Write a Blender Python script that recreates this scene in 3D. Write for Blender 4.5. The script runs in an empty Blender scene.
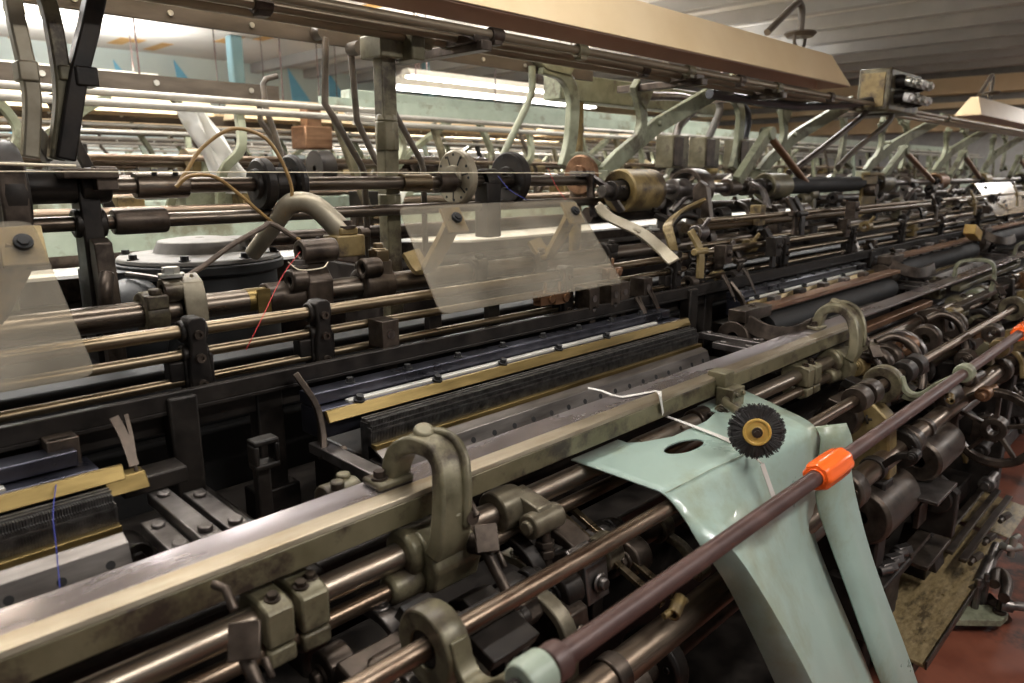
import bpy, bmesh, math, random
from mathutils import Vector, Matrix
RND = random.Random(7)
V = Vector
scene = bpy.context.scene
COL = scene.collection
PI = math.pi
P = 1.68            # spacing of the knitting sections along the machine (x)
CAMZ = 1.6

# ------------------------------------------------------------------ materials
def mat(name, c1, c2=None, rough=.5, metal=0., scale=9., rough2=None, bump=0., spot=None, spot_scale=5., spot_amt=.5, coat=0., stretch=None):
    m = bpy.data.materials.new(name); m.use_nodes = True
    nt = m.node_tree; b = nt.nodes['Principled BSDF']; N = nt.nodes.new; L = nt.links.new
    b.inputs['Metallic'].default_value = metal
    b.inputs['Roughness'].default_value = rough
    if coat: b.inputs['Coat Weight'].default_value = coat
    c2 = c2 or c1
    tc = N('ShaderNodeTexCoord'); mp = N('ShaderNodeMapping'); L(tc.outputs['Object'], mp.inputs['Vector'])
    if stretch: mp.inputs['Scale'].default_value = stretch
    nz = N('ShaderNodeTexNoise'); nz.inputs['Scale'].default_value = scale; nz.inputs['Detail'].default_value = 6; nz.inputs['Roughness'].default_value = .62
    L(mp.outputs[0], nz.inputs['Vector'])
    rp = N('ShaderNodeValToRGB'); rp.color_ramp.elements[0].position = .33; rp.color_ramp.elements[1].position = .68
    rp.color_ramp.elements[0].color = (*c1, 1); rp.color_ramp.elements[1].color = (*c2, 1)
    L(nz.outputs['Fac'], rp.inputs[0]); out = rp.outputs[0]
    if spot:
        n2 = N('ShaderNodeTexNoise'); n2.inputs['Scale'].default_value = spot_scale; n2.inputs['Detail'].default_value = 8; n2.inputs['Roughness'].default_value = .7
        L(mp.outputs[0], n2.inputs['Vector'])
        r2 = N('ShaderNodeValToRGB'); r2.color_ramp.elements[0].position = 1-spot_amt-.06; r2.color_ramp.elements[1].position = 1-spot_amt+.06
        L(n2.outputs['Fac'], r2.inputs[0])
        mx = N('ShaderNodeMix'); mx.data_type = 'RGBA'; L(r2.outputs[0], mx.inputs[0]); L(out, mx.inputs[6]); mx.inputs[7].default_value = (*spot, 1)
        out = mx.outputs[2]
    L(out, b.inputs['Base Color'])
    if rough2 is not None:
        mr = N('ShaderNodeMapRange'); mr.inputs['From Min'].default_value = .3; mr.inputs['From Max'].default_value = .7
        mr.inputs['To Min'].default_value = rough; mr.inputs['To Max'].default_value = rough2
        L(nz.outputs['Fac'], mr.inputs['Value']); L(mr.outputs[0], b.inputs['Roughness'])
    if bump:
        bp = N('ShaderNodeBump'); bp.inputs['Strength'].default_value = bump; bp.inputs['Distance'].default_value = .004
        L(nz.outputs['Fac'], bp.inputs['Height']); L(bp.outputs[0], b.inputs['Normal'])
    return m
M = {}
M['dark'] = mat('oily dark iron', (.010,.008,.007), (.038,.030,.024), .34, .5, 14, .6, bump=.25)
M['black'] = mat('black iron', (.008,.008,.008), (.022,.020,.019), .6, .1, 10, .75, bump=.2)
M['iron'] = mat('worn brown iron', (.035,.026,.020), (.13,.10,.078), .3, .75, 18, .5, bump=.2)
M['grey'] = mat('grey machined steel', (.11,.095,.085), (.26,.235,.22), .28, .9, 22, .45, bump=.1)
M['bar'] = mat('purplish polished flat steel', (.31,.265,.265), (.47,.43,.44), .22, .92, 3, .36, stretch=(.8,3,3))
M['gilt'] = mat('yellowed worn steel edge', (.33,.26,.17), (.52,.45,.34), .28, .85, 7, .42, stretch=(.8,4,4))
M['rod'] = mat('rust brown polished rod', (.18,.13,.09), (.36,.28,.21), .28, .95, 6, .44, stretch=(.5,5,5), spot=(.085,.052,.035), spot_scale=4, spot_amt=.42)
M['rodbright'] = mat('bright bronze toned rod', (.30,.245,.185), (.50,.44,.37), .27, .95, 6, .42, stretch=(.5,5,5), spot=(.15,.095,.06), spot_scale=3, spot_amt=.44)
M['guide'] = mat('brassy guide rod', (.13,.095,.055), (.30,.235,.155), .24, .95, 8, .4, stretch=(.5,5,5))
M['rail'] = mat('red brown painted rail', (.055,.028,.024), (.105,.056,.046), .38, .15, 16, .5, bump=.1)
M['olive'] = mat('worn olive green paint', (.10,.088,.048), (.23,.20,.125), .32, .25, 14, .5, bump=.25, spot=(.055,.04,.027), spot_scale=8, spot_amt=.45)
M['ochre'] = mat('ochre stained casting', (.17,.115,.04), (.32,.24,.11), .36, .3, 12, .52, bump=.2, spot=(.06,.04,.025), spot_scale=7, spot_amt=.44)
M['sage'] = mat('pale sage green enamel', (.30,.40,.345), (.37,.47,.41), .26, 0, 5, .36, coat=.3, spot=(.27,.31,.22), spot_scale=2.4, spot_amt=.44)
M['sagedull'] = mat('dull sage paint', (.26,.31,.24), (.37,.42,.34), .4, 0, 6, .5, spot=(.17,.165,.11), spot_scale=4, spot_amt=.42)
M['greenarm'] = mat('grey green painted arm', (.17,.175,.105), (.33,.345,.24), .4, .1, 9, .55, spot=(.09,.075,.045), spot_scale=6, spot_amt=.43)
M['cream'] = mat('cream painted sheet metal', (.76,.57,.33), (.83,.65,.41), .45, 0, 3, .5)
M['creamshade'] = mat('cream hood inside in painted shade', (.42,.27,.20), (.50,.33,.25), .5, 0, 4, .6)  # the cream paint again, with the hood's shade put into the colour
M['orange'] = mat('glossy orange plastic', (.95,.13,.015), (.98,.16,.02), .22, 0, 4, coat=.4)
M['brass'] = mat('dull brass strip', (.13,.09,.03), (.31,.22,.085), .3, .85, 9, .45, stretch=(.5,4,4))
M['white'] = mat('whitish metal strip', (.52,.50,.45), (.68,.66,.60), .35, .4, 9, .5)
M['blue'] = mat('blued steel bar', (.04,.04,.052), (.12,.12,.15), .22, .9, 10, .4)
M['needle'] = mat('needle steel', (.10,.095,.09), (.24,.23,.22), .3, .9, 60, .4)
M['bristle'] = mat('black bristle', (.012,.010,.009), (.035,.03,.027), .6, 0, 60)
M['wood'] = mat('yellow turned wood', (.55,.34,.07), (.66,.44,.12), .4, 0, 12)
M['motor'] = mat('black motor casting', (.016,.017,.017), (.045,.045,.045), .4, .2, 8, .55, bump=.3)
M['lid'] = mat('dusty grey casting', (.11,.10,.09), (.25,.235,.21), .5, .2, 9, .6, bump=.3)
M['silver'] = mat('bare aluminium', (.50,.49,.44), (.68,.67,.61), .3, .85, 12, .42)
M['copper'] = mat('copper brown bar', (.15,.075,.04), (.32,.18,.10), .32, .75, 8, .5, stretch=(.5,4,4))
M['cablecover'] = mat('yellow brown cable cover', (.26,.15,.05), (.42,.27,.10), .5, 0, 20)
M['cabledark'] = mat('dark brown frayed cable', (.08,.055,.04), (.15,.11,.08), .7, 0, 40)
M['rubber'] = mat('black rubber hose', (.02,.02,.025), (.03,.03,.035), .4)
M['tape'] = mat('white woven tape', (.58,.55,.50), (.66,.63,.58), .7)
M['thread'] = mat('cream yarn', (.72,.62,.45), (.80,.70,.52), .7)
M['redthread'] = mat('red yarn', (.55,.03,.03), None, .7)
M['bluethread'] = mat('blue yarn', (.03,.04,.25), None, .7)
M['tray'] = mat('greasy ochre metal tray', (.19,.135,.06), (.37,.28,.145), .26, .25, 14, .5, bump=.3, stretch=(2,5,1), spot=(.085,.06,.03), spot_scale=4, spot_amt=.44)
M['floor'] = mat('worn red floor paint', (.16,.045,.026), (.27,.085,.045), .35, 0, 5, .6, bump=.15, spot=(.035,.022,.018), spot_scale=3.2, spot_amt=.46)
M['wall'] = mat('pale blue green wall paint', (.52,.62,.60), (.60,.69,.67), .7, 0, 1.2)
M['bluepaint'] = mat('sky blue painted wedge', (.18,.50,.70), (.22,.55,.75), .6)
M['tealcol'] = mat('teal painted column', (.20,.36,.42), (.25,.41,.46), .6, 0, 2)
M['endwall'] = mat('grey end wall', (.30,.29,.27), (.36,.35,.33), .8)
M['ceil'] = mat('off white ceiling boards', (.62,.60,.55), (.70,.68,.63), .8, 0, 1.2)
M['stain'] = mat('orange brown ceiling stain', (.55,.30,.08), (.62,.40,.16), .8, 0, 5)
M['beam'] = mat('grey painted ceiling beam', (.36,.35,.33), (.44,.43,.41), .7, 0, 2)
M['cloth'] = mat('white cotton cloth', (.78,.76,.72), (.86,.84,.80), .85, 0, 6)
M['paleorange'] = mat('tan painted board', (.52,.36,.20), (.60,.44,.26), .6, 0, 4)
M['slot'] = mat('black ceiling slot', (.015,.014,.013), None, .8)
M['plug'] = mat('white plug', (.75,.73,.70), None, .35)
M['oilrod'] = mat('oily brown shaft', (.10,.078,.06), (.27,.225,.18), .24, .9, 6, .42, stretch=(.5,5,5), spot=(.06,.042,.03), spot_scale=5, spot_amt=.42)
M['plate'] = mat('drilled steel plate', (.16,.14,.125), (.31,.28,.255), .32, .85, 9, .46, stretch=(.6,4,4))
M['flange'] = mat('brown stained olive flange', (.11,.095,.05), (.23,.20,.12), .34, .3, 7, .5, bump=.15, spot=(.05,.035,.026), spot_scale=9, spot_amt=.44)
M['tanrod'] = mat('tan painted rod', (.20,.155,.10), (.34,.28,.20), .3, .5, 6, .45, stretch=(.5,5,5))
M['cast'] = mat('brown worn casting', (.10,.085,.055), (.24,.205,.145), .3, .5, 14, .48, bump=.2, spot=(.05,.035,.025), spot_scale=8, spot_amt=.44)
M['brownbar'] = mat('grey brown painted bar', (.06,.046,.032), (.125,.098,.072), .4, .2, 7, .55, stretch=(.6,3,3))
M['tan'] = mat('tan worn metal', (.27,.23,.16), (.42,.37,.28), .36, .5, 12, .5, bump=.15)
M['palerod'] = mat('pale grey rod', (.29,.27,.23), (.46,.43,.38), .36, .5, 6, .48)
def glass_mat(a=.12, b=.30, col=(.50,.45,.37)):
    m = bpy.data.materials.new('dusty clear plastic'); m.use_nodes = True
    nt = m.node_tree; N = nt.nodes.new; L = nt.links.new
    for n in list(nt.nodes): nt.nodes.remove(n)
    o = N('ShaderNodeOutputMaterial'); tr = N('ShaderNodeBsdfTransparent'); pr = N('ShaderNodeBsdfPrincipled'); mx = N('ShaderNodeMixShader')
    tr.inputs[0].default_value = (.90,.87,.80,1)
    pr.inputs['Base Color'].default_value = (*col,1); pr.inputs['Roughness'].default_value = .25
    tc = N('ShaderNodeTexCoord'); nz = N('ShaderNodeTexNoise'); nz.inputs['Scale'].default_value = 7; nz.inputs['Detail'].default_value = 7
    mr = N('ShaderNodeMapRange'); mr.inputs['From Min'].default_value = .35; mr.inputs['From Max'].default_value = .7; mr.inputs['To Min'].default_value = a; mr.inputs['To Max'].default_value = b
    L(tc.outputs['Object'], nz.inputs[0]); L(nz.outputs['Fac'], mr.inputs['Value']); L(mr.outputs[0], mx.inputs[0])
    L(tr.outputs[0], mx.inputs[1]); L(pr.outputs[0], mx.inputs[2]); L(mx.outputs[0], o.inputs[0])
    return m
M['plexi'] = glass_mat()
M['plexidust'] = glass_mat(.45,.7,(.16,.125,.085))
def emit(name, col, s):
    m = bpy.data.materials.new(name); m.use_nodes = True; b = m.node_tree.nodes['Principled BSDF']
    b.inputs['Base Color'].default_value = (.9,.9,.9,1); b.inputs['Emission Color'].default_value = (*col,1); b.inputs['Emission Strength'].default_value = s
    return m
M['tube'] = emit('lit fluorescent tube', (1,.97,.92), 14)

# ------------------------------------------------------------------ mesh builder
class B:
    def __init__(s): s.bm = bmesh.new(); s.marks = []; s.lock = 0
    def mark(s):
        if not s.lock: s.marks.append(len(s.bm.verts))
    def _ring(s, c, u, w, r, n):
        return [s.bm.verts.new(c + u*(math.cos(2*PI*i/n)*r) + w*(math.sin(2*PI*i/n)*r)) for i in range(n)]
    def _frame(s, d):
        d = d.normalized(); a = V((0,0,1)) if abs(d.z) < .9 else V((1,0,0))
        u = d.cross(a).normalized(); return u, d.cross(u).normalized()
    def _skin(s, a, b):
        n = len(a)
        for i in range(n): s.bm.faces.new((a[i], a[(i+1)%n], b[(i+1)%n], b[i]))
    def cyl(s, a, b, r, n=16, r2=None):
        s.mark()
        a, b = V(a), V(b); u, w = s._frame(b-a)
        A = s._ring(a,u,w,r,n); Bq = s._ring(b,u,w,r if r2 is None else r2,n); s._skin(A,Bq)
        s.bm.faces.new(A[::-1]); s.bm.faces.new(Bq); return s
    def tube(s, pts, r, n=10, smooth=0):
        s.mark()
        pts = [V(p) for p in pts]
        if smooth: pts = spline(pts, smooth)
        rs = r if isinstance(r, (list, tuple)) else [r]*len(pts)
        if len(rs) != len(pts): rs = [rs[0]+(rs[-1]-rs[0])*i/(len(pts)-1) for i in range(len(pts))]
        u = None; prev = None; first = None
        for i, p in enumerate(pts):
            d = (pts[min(i+1,len(pts)-1)] - pts[max(i-1,0)]).normalized()
            if u is None: u, w = s._frame(d)
            else: u = (u - d*u.dot(d)).normalized(); w = d.cross(u).normalized()
            R = s._ring(p,u,w,rs[i],n)
            if prev: s._skin(prev,R)
            else: first = R
            prev = R
        s.bm.faces.new(first[::-1]); s.bm.faces.new(prev); return s
    def ribbon(s, pts, wid, thick, wdir, smooth=0, wid2=None):
        # rectangular section swept along pts; wdir = direction of the width
        pts = [V(p) for p in pts]
        if smooth: pts = spline(pts, smooth)
        prev = None; n = len(pts)
        for i, p in enumerate(pts):
            d = (pts[min(i+1,n-1)] - pts[max(i-1,0)]).normalized(); w = V(wdir); w = (w - d*w.dot(d)).normalized(); t = d.cross(w)
            ww = wid if wid2 is None else wid + (wid2-wid)*i/(n-1)
            R = [s.bm.verts.new(p + w*(a*ww/2) + t*(b*thick/2)) for a, b in ((-1,-1),(1,-1),(1,1),(-1,1))]
            if prev: s._skin(prev,R)
            else: s.bm.faces.new(R[::-1])
            prev = R
        s.bm.faces.new(prev); return s
    def box(s, lo, hi, rot=None):
        s.mark()
        lo, hi = V(lo), V(hi); c = (lo+hi)/2; h = (hi-lo)/2
        m = rot or Matrix.Identity(3)
        v = [s.bm.verts.new(c + m @ V((x*h.x,y*h.y,z*h.z))) for x in (-1,1) for y in (-1,1) for z in (-1,1)]
        for f in ((0,1,3,2),(4,6,7,5),(0,4,5,1),(2,3,7,6),(0,2,6,4),(1,5,7,3)): s.bm.faces.new([v[i] for i in f])
        return s
    def cbox(s, c, size, rot=None):
        c = V(c); h = V(size)/2; return s.box(c-h, c+h, rot)
    def prism(s, pts, axis, t0, t1):
        s.mark()
        def q(p, t): return {'x':(t,p[0],p[1]), 'y':(p[0],t,p[1]), 'z':(p[0],p[1],t)}[axis]
        A = [s.bm.verts.new(q(p,t0)) for p in pts]; Bq = [s.bm.verts.new(q(p,t1)) for p in pts]
        s._skin(A,Bq); s.bm.faces.new(A[::-1]); s.bm.faces.new(Bq); return s
    def lathe(s, prof, o, d, n=24, closed=False):
        s.mark()
        o, d = V(o), V(d).normalized(); u, w = s._frame(d); prev = first = None
        for r, t in prof:
            R = s._ring(o+d*t,u,w,max(r,1e-4),n)
            if prev: s._skin(prev,R)
            else: first = R
            prev = R
        if closed: s._skin(prev, first)
        else: s.bm.faces.new(first[::-1]); s.bm.faces.new(prev)
        return s
    def ring(s, c, d, ro, ri, w, n=24):
        return s.lathe([(ri,-w/2),(ro,-w/2),(ro,w/2),(ri,w/2)], c, d, n, True)
    def bolt(s, p, d, r=.008, h=.006):
        p, d = V(p), V(d).normalized(); s.mark(); s.lock += 1; s.cyl(p - d*.002, p+d*h*.35, r*1.45, 14); s.cyl(p+d*h*.3, p+d*(h*1.4), r, 6); s.lock -= 1; return s
    def split(s):
        # one builder per marked piece
        s.bm.verts.ensure_lookup_table(); s.bm.verts.index_update(); out = []; mk = s.marks+[len(s.bm.verts)]
        for a, b in zip(mk, mk[1:]):
            q = B(); vs = [q.bm.verts.new(s.bm.verts[i].co) for i in range(a, b)]
            for f in s.bm.faces:
                ix = [v.index for v in f.verts]
                if a <= ix[0] < b: q.bm.faces.new([vs[i-a] for i in ix])
            out.append(q)
        return out
    def build(s, name, m, parent=None, bevel=0, smooth=True, sharp=38, label=None):
        bm = s.bm; bmesh.ops.recalc_face_normals(bm, faces=bm.faces)
        me = bpy.data.meshes.new(name)
        off = V((0,0,0))
        if parent is None:
            xs = [v.co for v in bm.verts]
            off = V(((min(v.x for v in xs)+max(v.x for v in xs))/2, (min(v.y for v in xs)+max(v.y for v in xs))/2, min(v.z for v in xs)))
        else:
            q = parent
            while q: off += q.location; q = q.parent
        for v in bm.verts: v.co -= off
        bm.to_mesh(me); bm.free()
        if smooth:
            me.polygons.foreach_set('use_smooth', [True]*len(me.polygons)); me.set_sharp_from_angle(angle=math.radians(sharp))
        o = bpy.data.objects.new(name, me); COL.objects.link(o)
        me.materials.append(M[m] if isinstance(m, str) else m)
        if parent is None: o.location = off
        else: o.parent = parent
        if bevel:
            b = o.modifiers.new('edge', 'BEVEL'); b.width = bevel; b.segments = 2; b.limit_method = 'ANGLE'; b.angle_limit = math.radians(40)
        if label: o['label'] = label
        return o
def spline(p, n):
    q = [p[0]*2-p[1]] + p + [p[-1]*2-p[-2]]; out = []
    for i in range(1, len(q)-2):
        for k in range(n):
            t = k/n; a, b, c, d = q[i-1], q[i], q[i+1], q[i+2]
            out.append(.5*((2*b)+(c-a)*t+(2*a-5*b+4*c-d)*t*t+(3*b-a-3*c+d)*t**3))
    return out + [p[-1]]
def tag(o, label, cat, group=None, kind=None):
    if label: o['label'] = label; o['category'] = cat
    if group: o['group'] = group
    if kind: o['kind'] = kind
    return o
def thing(name, loc, label, cat, group=None):
    o = bpy.data.objects.new(name, None); o.empty_display_size = .05; COL.objects.link(o); o.location = loc
    return tag(o, label, cat, group)
def copy_part(o, dx, parent=None):
    c = o.copy(); COL.objects.link(c)
    if parent is None: c.parent = o.parent; c.location = o.location + V((dx,0,0))
    else: c.parent = parent
    for ch in list(o.children): copy_part(ch, 0, c)
    return c
def copy_thing(o, loc, label=None, rz=None):
    c = o.copy(); COL.objects.link(c); c.location = loc
    if rz is not None: c.rotation_euler.z = rz
    if label: c['label'] = label
    for ch in list(o.children): copy_part(ch, 0, c)
    return c
def struct(name, b, m, **k):
    o = b.build(name, m, **k); o['kind'] = 'structure'; return o
def arc(cx, cz, r, a0, a1, n):
    return [(cx+r*math.cos(math.radians(a0+(a1-a0)*i/n)), cz+r*math.sin(math.radians(a0+(a1-a0)*i/n))) for i in range(n+1)]

# pixel of the photograph (1024 x 683) -> point in the hall at the measured depth y
_th = math.atan(736/math.hypot(720,169)); _pt = math.atan(169/720)
_F = V((math.cos(_th)*math.cos(_pt), math.sin(_th)*math.cos(_pt), -math.sin(_pt))); _R = V((math.sin(_th), -math.cos(_th), 0)); _U = _R.cross(_F)
def at(x, y, Y):
    d = _F + _R*((x-512)/720) + _U*((341.5-y)/720)
    d = d*(Y/d.y); return V((d.x, Y, CAMZ+d.z))

# =================================================================== THE KNITTING MACHINE
KM = thing('knitting_machine', (2.4, 1.05, 0), 'long oily cast iron knitting machine filling the foreground, with flat steel bar and polished shafts', 'machine')
EACH = {'hole','screw','bolt','clip_screw','socket_screw','lid_bolt','rivet','set_screw','hex_nut','gland_nut'}
def part(b, name, m, bevel=0, parent=KM, **k):
    if name in EACH and len(b.marks) > 1:
        for q in b.split(): o = q.build(name, m, parent, bevel, **k)
        return o
    return b.build(name, m, parent, bevel, **k)
def shaft(name, m, y, z, r, x0, x1, n=20): return part(B().cyl((x0,y,z),(x1,y,z),r,n), name, m)
def repeat(o, ks):
    for k in ks: copy_part(o, k*P)
KS = (-1, 1, 2, 3)           # further sections besides the one in front of the camera

# ---- long members
rail = shaft('front_rail', 'rail',   .45, 1.08, .0138, .53, 14)
lrod = shaft('lower_rod', 'rod', .65, 1.005, .0145, -.4, 14)
shaft('main_shaft', 'rodbright', .85, 1.013, .0205, -.6, 14)
shaft('under_shaft', 'rod', .835, .972, .0135, -.6, 14)
for y, z, r, m in ((.62,.78,.030,'rod'), (.66,.68,.026,'iron'), (.80,.84,.024,'iron')): shaft('drive_shaft', m, y, z, r, -.6, 14)
# the flat bar: steel top plate, yellowed edge band, olive painted front
XB = 2.47
b = B().box((-.7,.882,1.098),(14,.945,1.107)); flat = part(b,'flat_bar','bar',.0015)
part(B().prism([(.85,1.099),(.8835,1.1035),(.8835,1.109),(.853,1.1065)],'x',-.7,XB),'edge_band','gilt',.001, flat)
part(B().prism([(.8495,1.060),(.857,1.056),(.8835,1.060),(.8835,1.1035),(.8495,1.0985)],'x',-.7,XB-.01),'front_flange','flange',.002, flat)
# further back
gr = [(1.316,.0125),(1.272,.0098),(1.222,.0092)]
for z, r in gr: shaft('guide_rod', 'guide', 1.34, z, r, -.6, 2.2)
for z, r in gr: shaft('guide_rod', 'guide', 1.34, z+.004, r, 2.3, 4.4)
for z, r in gr: shaft('guide_rod', 'guide', 1.34, z, r, 4.5, 14)
shaft('rocker_shaft', 'oilrod', 1.5, 1.328, .026, -.6, 14, 24)
for z, y, r in ((1.43,1.36,.011),(1.40,1.42,.017),(1.335,1.40,.010)): shaft('carrier_rod', 'guide', y, z, r, 2.32, 14)
shaft('cam_shaft', 'oilrod', 1.70, 1.572, .0175, -.2, 2.12)
shaft('lower_cam_shaft', 'oilrod', 1.70, 1.497, .0155, -.2, 2.3)
shaft('roller_shaft', 'grey', 1.62, 1.535, .021, 2.08, 14)
shaft('back_shaft', 'iron', 1.9, 1.42, .02, .9, 14)
shaft('back_shaft', 'iron', 1.78, 1.44, .03, 2.2, 14)
part(B().box((-.6,1.262,1.196),(14,1.278,1.227)).box((-.6,1.262,1.188),(14,1.30,1.197)),'long_beam','dark',.002)
part(B().box((-.6,1.30,1.145),(14,1.32,1.20)),'long_beam','dark',.002)
# base casting below the shafts: boxes and beams added to block light, darken gaps
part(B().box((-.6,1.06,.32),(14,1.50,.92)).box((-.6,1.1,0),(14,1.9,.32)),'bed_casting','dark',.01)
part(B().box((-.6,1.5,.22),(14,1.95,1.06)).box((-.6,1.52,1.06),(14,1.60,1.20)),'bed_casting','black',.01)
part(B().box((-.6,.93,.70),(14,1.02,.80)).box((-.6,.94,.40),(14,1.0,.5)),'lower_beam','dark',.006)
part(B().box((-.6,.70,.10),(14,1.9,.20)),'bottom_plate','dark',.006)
fo = part(B().box((.46,.60,0),(.54,1.9,.72)).box((.48,.95,.5),(.53,1.9,.98)),'frame_foot','dark',.008)
repeat(fo, (-1,1,2,3,4))

# ---- needle beds
def needle_bed(x0, x1):
    base = part(B().box((x0,1.085,.92),(x1,1.34,1.055)),'needle_bed','dark',.004)
    pl = part(B().prism([(1.062,1.020),(1.068,1.016),(1.084,1.066),(1.108,1.078),(1.107,1.083),(1.079,1.071)],'x',x0,x1),'hole_plate','plate',.0012,base)
    n = int((x1-x0)/.062)
    h = B()
    for i in range(n):
        x = x0+.04+i*.062; c = V((x,1.0725,1.048)); d = V((0,-.94,.31))
        h.cyl(c-d*.004, c+d*.0016, .0066, 12)
    part(h,'hole','black',0,pl)
    part(B().box((x0,1.100,1.080),(x1,1.116,1.090)),'lower_brass_strip','brass',.001,base)
    c = B(); x = x0+.003
    while x < x1-.004:
        c.box((x,1.1125,1.085),(x+.0021,1.1185,1.124)); c.box((x,1.118,1.118),(x+.0021,1.150,1.134)); x += .0036
    c.box((x0,1.1145,1.083),(x1,1.126,1.120)); c.box((x0,1.126,1.05),(x1,1.15,1.128)); c.box((x0,1.1118,1.112),(x1,1.1135,1.116)); c.box((x0,1.130,1.1335),(x1,1.134,1.1365)); c.box((x0,1.142,1.1335),(x1,1.146,1.1365))
    part(c,'needle_comb','needle',0,base,smooth=False)
    part(B().prism([(1.160,1.136),(1.165,1.133),(1.180,1.152),(1.176,1.157),(1.170,1.156)],'x',x0-.06,x1+.03),'brass_bar','brass',.001,base)
    part(B().box((x0+.0,1.184,1.152),(x1-.12,1.200,1.162)),'white_strip','white',.001,base)
    bb = part(B().box((x0-.07,1.207,1.160),(x1-.02,1.252,1.184)).box((x0-.07,1.18,1.10),(x1,1.25,1.157)),'bolt_bar','blue',.0015,base)
    bo = B()
    for i in range(int((x1-x0)/.145)): bo.bolt((x0+.03+i*.145,1.226,1.184),(0,0,1),.0075,.008)
    part(bo,'bolt','black',0,bb)
    bo = B()
    for i in range(int((x1-x0)/.20)): bo.bolt((x0+.02+i*.2,1.18,1.160),(0,-.3,1),.008,.008)
    part(bo,'clip_screw','black',0,base)
    return base
bed = needle_bed(.735,1.93)
repeat(bed,(1,2)); needle_bed(-.9,.285)
# plates joining beds: two thick arms beside each bed
def bed_arm(x, y0, y1, z, w=.032, th=.02):
    o = part(B().box((x-w/2,y0,z-th),(x+w/2,y1,z)).cyl((x,y0+.02,z),(x,y0+.02,z+.008),.011,12).cyl((x,y1-.03,z),(x,y1-.03,z+.006),.010,12),'bed_arm','grey',.002); return o
for x, y0, y1, z in ((.665,.955,1.20,1.093),(.36,.96,1.17,1.10),(.408,.97,1.15,1.09),(.325,.965,1.1,1.085)): repeat(bed_arm(x,y0,y1,z),KS)
cs = part(B().prism([(.965,1.04)]+arc(1.0,1.065,.03,180,0,8)+[(1.03,1.04)],'x',.56,.625).cyl((.58,.985,1.09),(.58,.985,1.104),.012,14).cyl((.607,1.01,1.09),(.607,1.01,1.102),.012,14).box((.54,.96,1.0),(.64,1.04,1.045)),'rest_block','olive',.003)
repeat(cs,KS)

# ---- arched brackets over the flat bar
def arch():
    b = B()
    b.lathe([(.022,-.045),(.038,-.042),(.040,-.03),(.036,0),(.038,.05),(.034,.06),(.022,.062)],(.645,.85,1.013),(1,0,0),28)
    b.lathe([(.012,-.045),(.024,-.042),(.024,.03),(.012,.032)],(.61,.835,.972),(1,0,0),20)
    b.prism([(.885,.975),(.872,1.047),(.83,1.05),(.795,1.03),(.780,1.0),(.79,.962),(.84,.940)],'x',.622,.715)
    pth = [at(396,480,.914),at(397,465,.910),at(404,449,.902),at(420,441,.88),at(438,446,.85),at(449,462,.822),at(452,485,.803),at(452,510,.792),at(450,535,.79),at(444,552,.80)]
    b.ribbon(pth,.040,.030,(1,.05,.1),5,.068)
    rib = [p+V((.018,-.012,.012)) for p in pth[2:9]]
    b.ribbon(rib,.014,.020,(1,.05,.1),5)
    b.box((.655,.775,1.066),(.672,.80,1.09))
    b.box((.598,.890,1.1065),(.668,.940,1.120))
    b.cyl((.680,.880,1.180),(.676,.872,1.200),.017,16)
    o = part(b,'arch_bracket','olive',.005)
    part(B().bolt((.614,.912,1.120),(0,0,1),.0095,.010).cyl((.688,.79,1.075),(.684,.765,1.078),.011,14).cyl((.70,.79,1.02),(.715,.755,1.022),.017,16),'bolt','iron',0,o)
    return o
ar = arch(); repeat(ar,(-1,1))
# simpler handles further along the bar
def handle(x, s=1):
    b = B().ribbon([(x-.07,.93,1.107),(x-.07,.925,1.16),(x-.055,.90,1.185),(x,.84,1.19),(x+.02,.80,1.175),(x+.03,.785,1.12),(x+.03,.79,1.03)],.030,.016,(1,0,0),5)
    b.lathe([(.021,-.05),(.036,-.05),(.036,.05),(.021,.05)],(x+.03,.85,1.013),(1,0,0),20).box((x,.79,1.0),(x+.06,.85,1.03))
    return part(b,'bar_handle','greenarm',.003)
for x in (4.05,5.35,6.9,8.5,10.2): handle(x)

# ---- split clamps on the main shaft
def clamp(x0, x1, bolts):
    out = [(.810,.986),(.895,.986),(.895,1.02)]+arc(.865,1.02,.03,0,60,4)+[(.838,1.047),(.815,1.042),(.810,1.036)]
    low = [(.810,.982),(.895,.982),(.895,.962),(.875,.948),(.83,.946),(.810,.958)]
    o = part(B().prism(out,'x',x0,x1).prism(low,'x',x0,x1),'shaft_clamp','olive',.004)
    bb = B()
    for bx, by in bolts: bb.bolt((bx,by,1.046),(0,-.1,1),.0075,.006)
    part(bb,'bolt','iron',0,o); return o
repeat(clamp(.362,.402,[(.382,.832)]),KS); repeat(clamp(.412,.455,[(.424,.832),(.444,.842)]),KS)
# counterweight plates hanging on thin rods
def weight(x, y, z):
    nn = V((-.42,-.66,.62)).normalized(); e1 = V((.84,-.54,0)).normalized(); e1 = (e1-nn*e1.dot(nn)).normalized(); Rm = Matrix((e1, nn, e1.cross(nn))).transposed()
    o = part(B().cbox((x,y,z),(.036,.010,.043),Rm).cyl((x,y+.005,z-.02),(x+.005,y-.06,z-.10),.009,12).tube([(x,y+.02,z+.03),(x,y+.04,z+.05),(x-.006,y+.06,z+.05)],.006,8).cyl((x+.02,y-.005,z-.03),(x+.02,y-.02,z-.05),.005,8),'weight_plate','iron',.0015); return o
w1 = weight(.303,.742,1.068); w2 = weight(.690,.742,1.050); repeat(w2,(1,2))
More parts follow.
